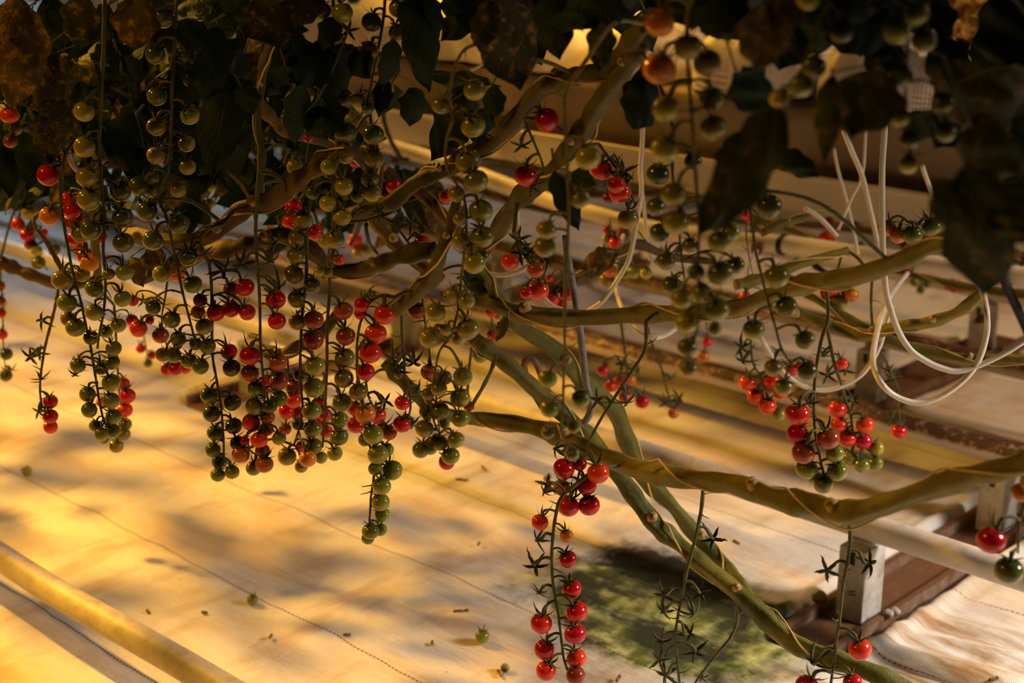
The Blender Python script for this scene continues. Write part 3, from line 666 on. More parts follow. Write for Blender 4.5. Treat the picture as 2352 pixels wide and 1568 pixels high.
T('green truss leaning right below the upper left one, ending in a dense bunch', 2.12, '362,454 370,470 383,502 395,556 406,607 418,665 429,709 441,755 452,800', '338,484,24,d 411,514,23,d 318,428,22,d 351,552,23,d 432,590,21,d 371,629,20,g 443,653,21,g 394,734,20,g 469,750,19,g 409,778,18,g 352,706,17,d 374,815,17,y 398,815,18,g 434,828,18,g 477,795,18,g 450,790,14,g', 9)
T('red tomatoes hanging behind the dense green bunch left of centre', 2.35, '390,600 380,680 372,740 392,830', '408,627,19,r 318,754,20,r 369,770,19,b 305,690,13,r 344,735,10,r 383,849,13,r 403,846,17,r 426,846,13,r 330,690,9,e', 6)
T('tiny distant dark red truss below the dense green bunch', 3.3, '330,770 336,800 340,834', '323,800,11,r 350,815,10,r 340,834,10,d', 4)
T('truss with bare stars above, red tomatoes midway and a dark green tail', 2.12, '512,515 480,525 462,548 466,580 478,600 485,645 487,720 488,813 497,869 506,920 511,971 514,1022 513,1066', '496,718,20,r 455,717,16,n 531,709,20,r 563,660,21,r 568,717,19,r 531,665,18,b 460,690,16,b 526,808,19,r 460,841,19,g 532,845,20,d 480,908,19,d 534,924,20,d 486,950,20,d 537,978,19,d 494,994,18,d 489,1033,18,d 504,1060,17,d 500,1090,16,g 533,1084,16,g 546,1017,17,d 470,585,18,e 513,622,19,e 440,575,14,e', 9)
T('truss turning from red through brown to green, hanging just left of the olive column', 2.1, '594,395 590,474 587,530 589,581 594,645 597,709 598,780 601,831 605,869 607,920 604,985', '633,688,22,r 636,737,20,r 638,831,21,b 641,874,20,b 640,915,20,d 619,933,17,d 574,817,22,r 574,857,20,b 587,893,18,g 584,933,20,g 577,969,20,r 562,1012,11,r 595,1010,19,r 553,1043,20,n 582,1075,17,o 607,1066,20,n 603,1034,16,b 612,985,16,b 641,1006,16,g 615,958,16,b 555,605,19,e 622,600,18,e 628,560,15,e 640,660,17,e', 9)
T('deep red tomatoes crowded behind the olive column', 2.3, '660,820 664,880 668,940', '613,877,17,r 667,872,12,r 677,890,21,b 674,920,17,r 658,945,18,r 684,948,16,r 691,1026,13,r 655,985,14,b', 6)
T('olive green column of tomatoes with brown ones mid way, left of the bright red string', 2.14, '716,440 706,520 704,620 700,670 695,716 692,760 690,811 690,882 695,933 687,984 675,1022', '697,505,21,o 684,546,21,o 678,589,19,o 674,631,22,o 681,687,20,o 682,740,19,o 718,655,17,d 720,734,22,b 720,780,23,b 723,840,23,g 721,890,23,g 716,943,21,g 718,984,20,g 721,1025,19,g 738,1051,14,y 688,862,14,d 659,1048,21,o 707,1053,20,n 692,1071,15,y 684,974,14,d 570,1030,12,e', 9)
T('green and brown truss on a reddish stalk left of the bright red string', 2.08, '768,380 766,428 767,492 766,569 758,620 757,671 753,722 751,780 751,831 749,882 746,946 743,997 740,1027', '789,714,22,b 794,772,22,b 792,822,22,o 790,869,22,o 786,924,22,g 780,964,20,g 779,1003,20,g 769,1041,17,y', 10)
T('red tomatoes showing behind the reddish stalk', 2.3, '745,860 742,920 740,990', '733,930,18,r 747,953,16,r 735,966,18,r 748,990,15,r 728,905,9,e', 5)
T('yellow green truss hanging above the middle, under the large dark leaves', 2.05, '772,242 774,330 770,400 768,470 764,540 748,610', '792,227,22,d 794,304,25,d 794,356,20,o 756,383,19,o 790,428,21,o 753,467,19,y 786,498,20,y 769,549,22,y 746,556,15,y 718,442,15,d 752,625,12,y 733,622,12,y 742,640,9,e 758,600,12,e', 9, 'y')
T('dark olive truss beside the black wire hook', 2.1, '850,260 853,320 846,370 838,430', '858,309,24,d 860,365,22,o 850,410,20,o 855,444,20,o 822,449,16,d', 8)
T('large bright green tomatoes at the top edge left of centre', 2.0, '764,-30 766,20 772,60 778,95', '786,29,24,g 738,23,22,d 772,86,16,g 800,70,14,e', 9)
T('olive truss crossing in front of the lit grow bag, left of the dark leaves', 2.02, '885,-10 881,38 873,89 863,140 855,179 848,217 838,250 825,268', '917,18,23,o 853,51,22,d 913,74,20,o 846,115,22,o 900,154,18,o 888,204,17,o 822,230,16,o 845,249,14,d 934,-2,15,y', 8)
T('single yellowish tomato under the curved brown stem, upper left of centre', 2.25, '612,345 640,332 668,350 676,372', '677,383,18,o 655,372,9,e 690,360,8,e', 7)
T('two red tomatoes side by side behind the olive column top', 2.3, '700,440 690,455 676,455 668,480', '674,474,19,r 667,508,18,r 723,533,19,r 708,316,11,r 778,597,13,r 650,490,12,e 640,505,12,e', 6)
T('long arched truss in the middle with large olive tomatoes above and yellow ones below', 1.86, '1136,158 1145,127 1126,102 1100,99 1064,117 1044,158 1034,204 1031,242 1040,273 1026,320 1024,370 1036,403 1060,440 1070,480 1070,543 1064,600 1059,645 1052,709 1036,768 1010,806 1000,850 990,920 998,971 1012,1000', '1090,207,24,o 1013,241,21,o 1086,288,27,o 1075,370,28,o 1093,416,27,g 1049,446,19,o 1104,484,27,g 1057,502,16,o 1108,543,26,g 1057,553,19,o 1108,589,15,d 1090,604,25,y 1038,678,19,y 1072,691,19,y 1001,717,22,y 1075,755,25,y 1024,757,14,y 1052,775,18,y 985,778,21,y 1063,865,22,y 1057,913,22,y 1058,961,20,g 1011,943,20,g 979,945,16,g 1021,867,17,o 1008,892,18,o 983,905,15,o 1047,1010,19,g 1010,1017,18,g 988,1027,17,g 966,1033,19,g 1035,1047,20,g 975,984,21,o 1021,972,12,g 1000,880,15,e 975,760,14,e', 9, 'y')
T('red and brown tomatoes half hidden behind the yellow lower end of the arched truss', 2.2, '985,640 970,680 985,800 1000,900 1010,1000', '1026,1061,18,r 993,1012,11,r 985,854,18,b 957,714,20,b 1077,933,12,r', 6)
T('bright red string of four tomatoes left of the centre', 2.02, '906,683 885,678 866,682 848,696 836,722 826,747 820,790 820,820', '883,722,23,r 863,766,24,r 851,810,24,r 840,854,20,r 831,700,17,r 827,721,13,r 848,668,10,e', 9)
T('green tail of tomatoes with one orange at its top, hanging lowest left of centre', 2.06, '820,806 821,857 827,895 834,925 838,960 842,1000 860,1060 858,1100 852,1140 850,1175 848,1205', '839,950,23,n 857,998,23,g 868,1043,23,g 838,1010,15,g 888,1033,16,g 862,1076,16,g 901,1080,23,g 877,1116,21,g 874,1153,21,g 878,1182,17,g 851,1220,19,g 874,1216,15,g 845,1236,14,g 823,900,20,o', 8)
T('red cluster right behind the orange tomato', 2.25, '840,877 848,915 866,945 885,975', '814,938,17,r 817,976,19,r 866,953,20,r 878,989,18,r 894,993,18,b 885,920,14,e', 6)
T('mostly bare stalk of green stars with two red tomatoes, left of the yellow bunch', 2.15, '922,720 924,780 929,818 929,857 939,887 943,933 938,958', '924,925,17,r 923,974,20,r 904,825,15,e 950,832,17,e 914,850,13,e 958,902,15,e 908,838,12,e 946,975,15,e', 8)
T('bunch of big red tomatoes on a long green stalk at the lower centre', 2.02, '1483,738 1484,780 1478,811 1448,857 1410,915 1379,964 1356,1007 1343,1035 1333,1073 1325,1112 1322,1140', '1295,1076,24,r 1330,1064,17,r 1374,1086,25,r 1290,1119,19,n 1348,1116,21,r 1305,1162,24,r 1353,1160,24,r 1372,918,15,e 1440,925,17,e 1276,1030,14,e', 9)
T('straight double row of glossy red tomatoes hanging to the bottom edge', 1.98, '1300,1130 1285,1150 1278,1175 1271,1219 1267,1283 1271,1347 1282,1410 1290,1474 1295,1512 1306,1545 1318,1580', '1240,1199,19,r 1301,1230,15,n 1304,1284,20,r 1313,1352,22,r 1324,1404,24,r 1243,1431,24,r 1321,1455,24,r 1250,1491,23,r 1324,1511,22,r 1254,1540,22,r 1322,1551,22,b 1233,1240,15,e 1229,1300,17,e 1238,1362,15,e 1258,1112,15,e 1252,1130,13,e', 9)
T('blurred olive tomatoes on a thin near stalk in front of the grey rod', 1.62, '1333,158 1320,175 1307,194 1297,230 1298,280 1300,319 1303,400 1307,467 1304,543 1300,620 1297,696 1297,790 1295,857 1293,920 1290,985 1300,1020', '1351,362,28,y 1333,456,22,o 1254,528,22,o 1251,566,24,o 1258,869,21,g 1334,915,21,g 1262,938,21,g 1259,992,15,g 1318,979,15,o 1315,1042,16,g', 10, 'y')
T('near truss with a big orange tomato and yellow ones running down the right of centre', 1.46, '1600,-20 1588,0 1578,51 1580,153 1588,255 1593,332 1601,441 1606,518 1603,594 1606,671 1603,740 1590,800 1584,830', '1515,52,34,n 1514,158,37,n 1580,107,31,o 1624,144,31,o 1529,250,30,y 1527,343,31,y 1635,227,27,g 1639,293,30,g 1547,446,28,y 1552,510,29,y 1611,673,22,g 1565,686,24,y 1575,742,25,y 1647,711,27,g 1654,627,29,g 1654,553,27,g 1642,755,16,g 1578,798,22,g 1582,846,20,y 1599,625,19,d', 11, 'y')
T('dark green tomatoes hanging behind the near orange and yellow truss', 1.75, '1548,300 1545,400 1560,480 1562,560 1572,640', '1511,400,25,d 1506,475,21,d 1515,534,22,d 1529,599,21,d 1542,655,21,d 1592,370,20,d 1585,563,18,o 1677,533,23,g 1690,609,20,d', 8)
T('slender blurred green truss topped by a dark round tomato, right of the near one', 1.66, '1708,430 1716,449 1728,518 1734,569 1746,620 1762,683 1780,747 1795,800 1820,840', '1767,474,28,d 1783,635,27,g 1806,704,25,g 1849,780,22,g 1731,757,24,g 1854,851,22,d 1776,844,20,y 1799,888,20,y', 9)
T('hanging bunch of large red tomatoes over green ones at the right', 1.95, '1893,640 1901,690 1901,735 1887,780 1877,831 1871,882 1869,933 1873,997 1880,1035 1887,1068 1891,1082', '1832,950,27,r 1832,997,25,r 1845,1040,25,b 1902,1007,26,b 1917,1041,21,g 1853,1077,24,g 1923,1082,23,g 1892,1112,22,g 1872,1096,16,g 1856,925,12,e', 10)
T('smaller red and green bunch just right of the large right hand bunch', 2.5, '1897,740 1905,780 1915,831 1931,877 1941,915 1954,953 1959,989 1978,1030', '1924,939,20,r 1927,976,19,r 1946,1007,19,r 1987,975,20,r 1983,1013,19,r 2013,1029,17,y 2011,1063,17,g 1953,1052,18,g 1979,1068,18,g 1934,835,14,r 1900,862,14,e 1960,920,14,e 1892,818,12,e 1942,850,12,e', 9)
T('red truss with bare stars left of the large right hand bunch', 2.6, '1716,700 1720,740 1724,780 1729,831 1744,859 1756,890 1768,920', '1717,879,19,r 1772,874,18,r 1736,909,19,r 1763,932,19,r 1793,900,17,r 1789,952,15,y 1817,849,15,r 1862,836,9,r 1836,838,8,r 1703,798,16,e 1707,828,15,e 1690,720,10,e', 7)
T('small red tomatoes on two thin stalks beyond the long green stalk', 3.05, '1426,740 1432,780 1438,831 1446,882 1453,902', '1385,850,14,r 1402,887,14,r 1448,872,13,n 1420,874,12,r 1435,911,15,r 1475,922,16,r 1466,850,13,e 1428,835,13,e', 7)
T('thin bare stalk with a single small orange red tomato at its tip', 3.05, '1488,750 1494,780 1514,831 1527,874 1535,907 1545,930', '1547,949,13,n 1540,870,13,e 1528,925,13,e 1560,915,13,e', 7)
T('pair of small red tomatoes behind the tip of the near yellow truss', 3.2, '1620,720 1624,760 1622,800', '1624,785,12,r 1616,818,13,n', 4)
T('thin stalk with one lone red tomato in front of the rusty rail', 2.65, '2003,640 2001,700 2008,770 2024,806 2045,851 2061,890 2063,933 2068,972', '2065,990,17,r 2038,850,9,e 2050,870,12,e 2058,905,10,e 2046,960,10,e', 7)
T('red, orange and yellow green cluster under the long near vine at the right', 2.7, '1922,630 1925,655 1928,672', '1902,671,18,r 1912,664,15,r 1956,678,16,n 1945,668,14,r 1927,694,19,y', 6)
T('blurred red cluster behind the cut drip tube', 3.7, '1905,480 1906,505 1910,530', '1903,512,13,r 1912,535,13,r 1905,548,12,r 1890,545,10,r', 4)
T('distant blurred red tomatoes under the supply pipe near the right edge', 4.0, '2186,632 2190,645 2196,655', '2178,656,10,r 2192,662,11,r 2204,662,10,r', 4)
T('distant small green cluster under the supply pipe', 4.0, '2112,628 2116,640 2116,655', '2102,648,11,g 2118,640,9,y 2130,653,9,g 2114,666,9,g', 4)
T('orange and dark green tomatoes resting above the long near vine', 2.2, '2075,500 2090,512 2110,515', '2038,523,19,n 2063,541,19,n 2096,540,22,d 2140,520,22,d', 6)
T('blurred dark green truss slanting across the white bag at the upper right', 1.36, '1905,0 1888,30 1870,80 1848,140 1826,190', '1854,-2,26,y 1933,71,27,d 1869,153,28,d 1839,196,27,g 1790,227,23,y', 11)
T('blurred chain of dark green tomatoes near the top right corner', 1.36, '2092,-10 2086,60 2082,140 2080,220 2084,300 2090,372', '2061,70,31,g 2105,31,28,g 2122,92,28,g 2071,176,26,d 2066,270,22,g 2089,321,22,d 2086,378,21,y 2165,237,26,d 2173,302,24,d', 11)
T('single shiny yellow green tomato near the right edge', 1.7, '2352,330 2330,350 2318,362', '2311,376,14,y', 6)
T('near blurred red and green tomatoes at the right edge', 1.56, '2372,1120 2352,1160 2340,1210 2338,1270', '2276,1240,32,r 2317,1310,31,d 2345,1130,22,n', 10)
T('mostly bare stalk at the bottom right with red tomatoes at the bottom edge', 1.85, '1940,1188 1950,1200 1953,1235 1948,1283 1936,1347 1928,1423 1920,1474 1915,1525 1905,1590', '1975,1490,26,r 1958,1567,21,r 1853,1576,26,r 1899,1310,18,e 1998,1292,20,e 1866,1520,22,e', 11)
T('bare stripped stalk full of dry stars over the algae patch', 2.08, '1616,1105 1611,1168 1598,1232 1578,1308 1568,1359 1558,1410 1551,1461 1555,1512 1562,1580', '1638,1238,19,e 1594,1410,19,e 1524,1368,17,e 1609,1362,16,e 1584,1455,17,e 1518,1472,16,e 1596,1497,17,e 1514,1515,17,e 1527,1550,18,e 1524,1405,15,e', 10)
T('curved bare stalk dropping from the lower vine onto the algae patch', 2.12, '1688,1385 1694,1420 1680,1460 1652,1495 1620,1535 1585,1585', '1612,1556,10,e', 9)
T('two dark red tomatoes by the slanting stem in the upper centre', 1.9, '1204,270 1210,290 1223,319 1244,370 1250,400', '1256,275,27,r 1207,403,25,r 1198,335,16,e 1222,428,14,e', 8)
T('dark red tomatoes and an olive one below the yellow tomato, fringed with dark sepals', 1.98, '1375,330 1400,365 1424,400 1446,440 1460,470', '1382,390,23,r 1416,424,20,r 1424,442,24,r 1397,454,13,b 1443,502,24,o 1420,370,16,e 1432,395,18,e 1442,420,18,e', 8)
T('dark red tomatoes with dried black sepals below the supply pipe at centre', 2.0, '1180,535 1200,575 1215,600 1235,615 1250,640 1254,655', '1172,600,20,r 1231,619,20,b 1236,666,24,r 1209,673,14,r 1190,550,16,e 1195,580,17,e 1255,600,16,e 1215,575,15,e', 9)
T('small red tomatoes just behind the long middle vine near the grey rod', 2.6, '1290,620 1294,650 1300,680', '1269,687,15,r 1302,676,16,r 1290,700,13,r 1306,655,11,r 1262,640,9,r', 5)
T('lone dark red tomato on a thorny dark stalk left of centre', 2.15, '800,510 842,505 870,498 905,515 940,560 960,590', '969,557,18,r 915,500,12,e 945,512,14,e 870,485,10,e', 8)
T('distant blurred red and green tomatoes over the blue lit floor', 3.7, '812,500 820,540 830,575', '817,548,15,r 825,568,14,r 845,575,13,o 819,582,11,o 806,560,9,r', 4)
T('small red and light green tomatoes below the supply pipe, left of its red grommet', 2.9, '1400,500 1404,530 1408,560', '1394,528,10,r 1411,538,8,r 1413,557,15,r 1394,549,11,y 1386,567,6,y', 4)
T('dull orange and green tomatoes on the far vine below the supply pipe', 2.85, '1395,600 1420,605 1450,612 1490,612', '1401,622,16,n 1394,642,18,o 1455,625,15,g 1484,627,14,y 1434,628,12,g', 5)
T('red tomato and faint pale ones under the leaf at the upper left edge', 2.2, '12,225 20,245 30,270 30,310', '22,264,20,r 35,296,15,o 24,324,16,b', 6)
T('distant red and green tomatoes in the gap left of the vine fork', 3.1, '440,380 446,420 455,470', '436,452,14,r 434,414,13,r 470,440,14,d 482,468,13,g 470,480,14,d 486,430,11,g', 5)
T('dark red tomato tucked behind the dark stalks by the black hook', 2.6, '830,335 822,350 818,362', '817,371,15,r 706,316,8,r', 5)
T('dim red tomatoes behind the crossing vines left of the arched truss', 2.5, '880,400 890,430 905,470 1000,440', '904,428,18,r 890,446,15,r 1024,451,16,r 1011,395,12,r', 5)
T('small red tomatoes below the joint of the middle vines', 2.7, '1126,690 1128,716 1131,770', '1128,716,14,r 1131,770,13,r', 5)
T('green tomato in a withered cluster behind the lower diagonal vine', 2.5, '1085,790 1095,800 1103,812', '1103,818,16,g 1090,815,9,e 1115,812,9,e', 6)
T('red and orange tomatoes peeping behind the slender blurred green truss', 2.8, '1712,470 1716,560 1735,660', '1713,494,11,r 1711,681,13,r 1764,709,10,n 1722,505,8,r', 4)
T('dark hanging stalk of empty stars at the far left', 2.35, '130,690 118,740 105,790 95,850 92,900 98,935', '95,735,12,e 70,820,14,e 90,810,12,e 95,870,12,e 116,922,16,r 116,956,17,r 116,980,16,r 88,945,12,e', 8)

# ---- solve depth offsets so that fruit touch instead of sinking into each other
FR = []
for ti, t in enumerate(TR):
    for k, (x, y, r, cc) in enumerate(t[3]):
        FR.append([ti, x, y, r, cc, t[1] + R.uniform(-.012, .012) - (r - 18) * .0006])
for it in range(120):
    moved = 0
    for i in range(len(FR)):
        a = FR[i]
        for j in range(i + 1, len(FR)):
            b = FR[j]
            if abs(a[2] - b[2]) > 70 or abs(a[1] - b[1]) > 70: continue
            pa = at_y(a[1], a[2], a[5]); pb = at_y(b[1], b[2], b[5])
            ra = a[3] * mpx(pa); rb = b[3] * mpx(pb); need = (ra + rb) * 1.0
            if a[4] == 'e' or b[4] == 'e': need *= .6
            d = (pa - pb).length
            if d < need:
                lat = math.hypot(a[1] - b[1], a[2] - b[2]) * mpx(pa)
                dz = math.sqrt(max(0, need * need - lat * lat)) - abs(a[5] - b[5]) + .0005
                sgn = 1 if a[5] < b[5] else -1
                if abs(a[5] - b[5]) < .004: sgn = 1 if a[3] > b[3] else -1
                a[5] -= sgn * dz * .5; b[5] += sgn * dz * .5; moved += 1
    if not moved: break
ZU = Vector((0, 0, 1))
for ti, (label, Y, rach, fruit, w, tone, group) in enumerate(TR):
    P = pxpath(rach, Y, k=6)
    e = empty('tomato_truss', P[0], label, 'tomato truss', group)
    n = len(P); rm = [w * .5 * mpx(p) for p in P]
    rad = [rm[i] * (1 - .45 * i / n) * (1 + .10 * math.sin(i * 1.7)) for i in range(n)]
    parts = [tube(P, rad, 8)]
    near = min(VPTS, key=lambda q: (q - P[0]).length); gap = (near - P[0]).length
    if rach[0][1] > 20 and .008 < gap < .24:      # the stalk springs from the closest vine
        mid = (P[0] + near) / 2 + ZU * gap * .12
        parts.append(tube(spline([near, mid, P[0]], 5), [rad[0] * 1.1] * 11, 8))
    for (t_, x, y, r, cc, Yf) in [f for f in FR if f[0] == ti]:
        C = at_y(x, y, Yf); rr = r * mpx(C)
        A = min(P, key=lambda p: (p - (C + ZU * rr * 1.5)).length)
        ta = (A - C)
        to_cam = (CAM - C).normalized()
        if cc == 'e':
            ax = (C - A).normalized() * -.45 + ZU * R.uniform(-.3, .7) + to_cam * R.choice((-.8, .5, .8)) + Vector((R.uniform(-.4, .4), 0, 0))
        else:
            ax = ta.normalized() * .55 + ZU * .75 + to_cam * R.uniform(.0, .45) + Vector((R.uniform(-.15, .15), R.uniform(-.15, .15), 0))
        ax.normalize()
        qm = ax.to_track_quat('Z', 'Y')
        if cc == 'e':
            rr *= 1.7; o = bpy.data.objects.new('calyx', CMESH[tone, R.randrange(4)]); COL.objects.link(o); o.parent = e
            o.location = C - e.location - ax * rr * .85
            o.rotation_mode = 'QUATERNION'; o.rotation_quaternion = qm @ Matrix.Rotation(R.uniform(0, 6), 3, 'Z').to_quaternion(); o.scale = (rr,) * 3
            end = C + ax * rr * .2
        else:
            o = bpy.data.objects.new('cherry_tomato', TMESH[cc]); COL.objects.link(o); o.parent = e
            o.location = C - e.location; o.rotation_mode = 'QUATERNION'; o.rotation_quaternion = qm
            sx = R.uniform(1.03, 1.09); o.scale = (rr * sx, rr * sx, rr * R.uniform(1.0, 1.07))
            o['label'] = CN[cc] + ' cherry tomato'
            cx = bpy.data.objects.new('calyx', CMESH[tone, R.randrange(4)]); COL.objects.link(cx); cx.parent = o
            cx.rotation_euler = (0, 0, R.uniform(0, 6.28)); cx.scale = (R.uniform(.85, 1.05),) * 2 + (1,)
            end = C + ax * rr * 1.03
        # pedicel with a knuckle
        L = (end - A).length; m1 = A + (end - A) * .45 + ZU * min(.012, L * .25); m2 = end + ax * min(.012, L * .3)
        Q = spline([A, m1, m2, end], 4) if L > .006 else [A, (A + end) / 2, end]
        pr = max(.0010, min(.0024, rr * .145)); nq = len(Q)
        parts.append(tube(Q, [pr * (1.25 if abs(i - nq * .55) < 1 else 1) for i in range(nq)], 6))
    # tiny bare side stubs
    for q in range(max(2, n // 9)):
        i = R.randrange(2, n); d = Vector((R.uniform(-1, 1), R.uniform(-.7, .7), R.uniform(-.4, .5))).normalized()
        parts.append(tube([P[i], P[i] + d * R.uniform(.006, .012), P[i] + d * .018 + ZU * R.uniform(-.004, .006)], [.0011, .0009, .0005], 5))
    mesh('truss_stem', join(*parts), M_stalk_y if tone == 'y' else M_stalk, e)

# ------------------------------------------------------------------ leaves
def leaflet(b, tip, w, roll):
    ax = tip - b; L = ax.length; a = ax.normalized(); view = (CAM - (b + tip) / 2).normalized()
    sd = a.cross(view).normalized(); nr = sd.cross(a).normalized()
    rm = Matrix.Rotation(roll, 3, a); sd = rm @ sd; nr = rm @ nr
    n, k = 16, 8; vs, fs, uv = [], [], []; ph = R.uniform(0, 6); cup = R.uniform(.05, .28); rip = R.uniform(.03, .07); sag = R.uniform(-.10, .16)
    for i in range(n + 1):
        s = i / n
        for j in range(k + 1):
            c = j / k * 2 - 1
            lob = 1 + .14 * math.sin(s * 16 + ph + (0 if c < 0 else 1.3)) * (1 if abs(c) > .5 else .0) * (1 - s * .5)
            hw = .5 * w * (math.sin(math.pi * min(1, (s * .93 + .05)) ** .8) ** .75) * lob
            if s > .85: hw *= max(.02, (1 - s) / .15) ** .6
            p = b + a * (L * (s + .05 * abs(c) * (1 - s))) + sd * (hw * c) + nr * (-cup * hw * c * c * 2 + sag * L * math.sin(math.pi * s) + rip * w * math.sin(11 * s + 4 * c + ph))
            vs.append(p); uv.append((c * .5 + .5, s))
    for i in range(n):
        for j in range(k): q = i * (k + 1) + j; fs.append((q, q + 1, q + k + 2, q + k + 1))
    return vs, fs, uv
def leaf(label, Y, kind, leaflets, stalk=None, sw=7):
    items = [tuple(map(float, q.split(','))) for q in leaflets.split()]
    sp = [tuple(map(float, q.split(','))) for q in stalk.split()] if stalk else [(items[0][0] + 6, items[0][1] - 40), items[0][:2]]
    P = pxpath(sp, Y, k=5)
    e = empty('tomato_leaf', P[0], label, 'leaf', 'leaves at the foot of the canopy')
    parts = [tube(P, [sw * .5 * mpx(p) * (1 - .4 * i / len(P)) for i, p in enumerate(P)], 7)]
    for (bx, by, tx, ty, w) in items:
        b = at_y(bx, by, Y + R.uniform(-.03, .03)); tp = at_y(tx, ty, Y + R.uniform(-.06, .06))
        A = min(P, key=lambda p: (p - b).length)
        if (A - b).length > .004: parts.append(tube(spline([A, (A + b) / 2 + ZU * .004, b], 3), .0012, 5))
        vs, fs, uv = leaflet(b, tp, w * mpx(b) * (1.15 if kind == 'd' else 1.1), R.uniform(-.5, .5))
        o = mesh('leaflet', (vs, fs), LM[kind], e)
        ul = o.data.uv_layers.new(name='UVMap')
        for lp in o.data.loops: ul.data[lp.index].uv = uv[lp.vertex_index]
    mesh('leaf_stalk', join(*parts), M_stalk, e)
leaf('yellow spotted leaf at the upper left corner',2.1,'b','74,20,25,255,105 40,-10,8,90,80','95,-30 80,10')
leaf('mottled narrow leaf second from the upper left corner',2.08,'m','180,-10,185,118,84','185,-40 180,0')
leaf('brown mottled leaf at the upper left with a round tip',2.08,'b','312,-15,310,117,98','316,-40 312,0')
leaf('drooping dark leaf pair above the red tomato at far left',2.08,'m','165,140,62,245,85 150,228,112,372,110 178,138,228,198,55','250,150 200,140 160,150')
leaf('small dark leaf with lobes left of the upper left green truss',2.12,'d','278,128,318,190,46 262,108,225,130,40','260,90 270,120')
leaf('dark green leaf hanging behind the dark straight truss',2.15,'d','312,262,285,392,95 330,340,300,420,60','330,240 312,262')
leaf('dark folded leaf with a green sheen right of the upper left green truss',2.05,'d','450,45,430,125,70 500,62,472,232,80 470,190,440,240,50','520,30 480,55')
leaf('long dark leaf hanging furthest down at the upper left',2.05,'d','530,165,482,408,90 555,200,580,265,55','540,130 530,165')
leaf('dark leaf and brown leaf at the top edge left of the twig scar',2.02,'d','445,-20,482,38,84 560,-20,515,34,66','500,-50 445,-20')
leaf('big dark leaf with an orange mottled tip at the top edge left of centre',2.0,'m','610,-15,640,112,150 700,-20,690,60,90','640,-60 610,-15')
leaf('small upright green leaf under the large bright green tomatoes',2.0,'d','770,40,738,115,50','775,20 770,40')
leaf('very dark leaf clump left of the lit grow bag',2.0,'d','790,95,745,245,110 765,105,678,200,80 730,215,752,322,95 690,195,678,335,60 812,110,850,180,60','800,60 790,95 740,210 700,260')
leaf('dark jagged leaf hanging across the lit grow bag',2.0,'d','938,-10,985,212,80 905,90,880,200,48 978,-10,988,110,64 880,178,872,262,42','930,-50 930,0 905,70 882,170')
leaf('dark leaf at the top edge between two patches of lit bag',1.95,'d','1118,-20,1012,95,70 1055,-40,1030,40,60','1150,-30 1118,-10')
leaf('large rough mottled leaf in the upper centre',1.8,'m','1160,-30,1192,205,160 1130,0,1100,120,60','1160,-70 1160,-30')
leaf('flat dark leaf tip pointing left behind the arched stem',2.1,'d','1125,192,975,166,46','1150,200 1125,192')
leaf('dark rounded leaf left of the arched truss',2.1,'d','1035,258,992,368,88','1050,240 1035,258')
leaf('dark shadowed leaf behind the olive top of the arched truss',2.15,'d','1075,195,1052,262,66 1120,250,1090,330,70','1090,170 1075,195')
leaf('black lobed leaf over the dotted bag end at top centre',1.75,'d','1335,-25,1338,70,140 1250,-20,1285,138,80 1400,-20,1395,60,80','1340,-60 1335,-25')
leaf('mid green leaf hanging beside the thick olive stem at top centre',1.75,'o','1385,45,1376,168,60','1390,0 1385,45')
leaf('dark lobed leaf dangling left of the yellow tomato',1.75,'d','1500,175,1458,298,90 1515,150,1440,215,50','1520,140 1500,175')
leaf('brownish blurred leaf at the top right of centre',1.4,'b','1780,5,1732,155,120 1840,-20,1770,60,90','1830,30 1780,5')
leaf('dark blurred leaf between the orange tomato and the white bag',1.45,'d','1690,165,1775,262,90 1640,-20,1680,80,120 1640,78,1705,74,34','1660,60 1690,165')
leaf('large blurred leaf slanting down right of the near truss',1.3,'o','1800,245,1602,545,125 1730,330,1690,430,80','1830,210 1800,245')
leaf('broad drooping blurred leaf with a yellow edge at the right',1.35,'o','2015,150,1955,318,150 1912,170,1893,378,58','2045,130 1990,150 1912,165')
leaf('large dark blurred leaf at the right below the amber film',1.35,'o','2170,140,2300,340,160 2210,300,2345,410,130 2330,150,2310,290,110','2140,120 2170,140 2230,290')
leaf('big near leaf hanging over the supply pipe at the right edge',1.2,'o','2235,375,2262,680,170 2200,430,2150,510,100 2290,420,2370,560,130','2250,320 2235,375')
leaf('black leaf in the top right corner beside the amber film',1.4,'d','2300,-20,2325,185,150 2360,40,2345,260,100','2300,-60 2300,-20')
leaf('dark leaf slanting behind the blurred green chain at top right',1.5,'d','2085,20,1955,125,66 1990,-20,1900,60,80','2110,0 2085,20')
leaf('dark narrow leaf above the gutter right of the near truss',1.55,'d','1775,350,1882,405,56 1760,60,1830,120,60','1750,330 1775,350')
leaf('black leaf strip hanging over the lit part of the supply pipe',1.8,'d','1272,392,1330,530,52 1312,398,1368,425,44','1268,340 1272,392')
leaf('dark leaf mass at the left edge above the pale yellow truss',2.3,'d','45,295,18,455,95 100,330,70,430,80 5,330,0,440,60','60,260 45,295')
leaf('withered brown leaf curled under the yellow lit supply pipe',2.6,'b','1395,572,1332,620,36 1420,580,1350,640,30','1430,575 1395,572')
leaf('dried curled leaf hanging below the joint of the middle vines',2.1,'b','1165,728,1138,785,26 1155,735,1150,760,20','1170,710 1165,728')
leaf('small green leaf below the fork of the middle vines',2.15,'d','1062,632,1112,650,46 1072,650,1120,672,36','1050,640 1062,632')
leaf('withered brown leaves in the tangle left of centre',2.3,'b','360,560,330,640,50 400,590,450,600,40 300,590,330,660,40','380,540 360,560')
leaf('dark leaf tip over the grow bag behind the upper left truss',2.3,'d','250,10,215,85,50 95,115,70,175,60 420,-20,395,30,60','300,-20 250,10')
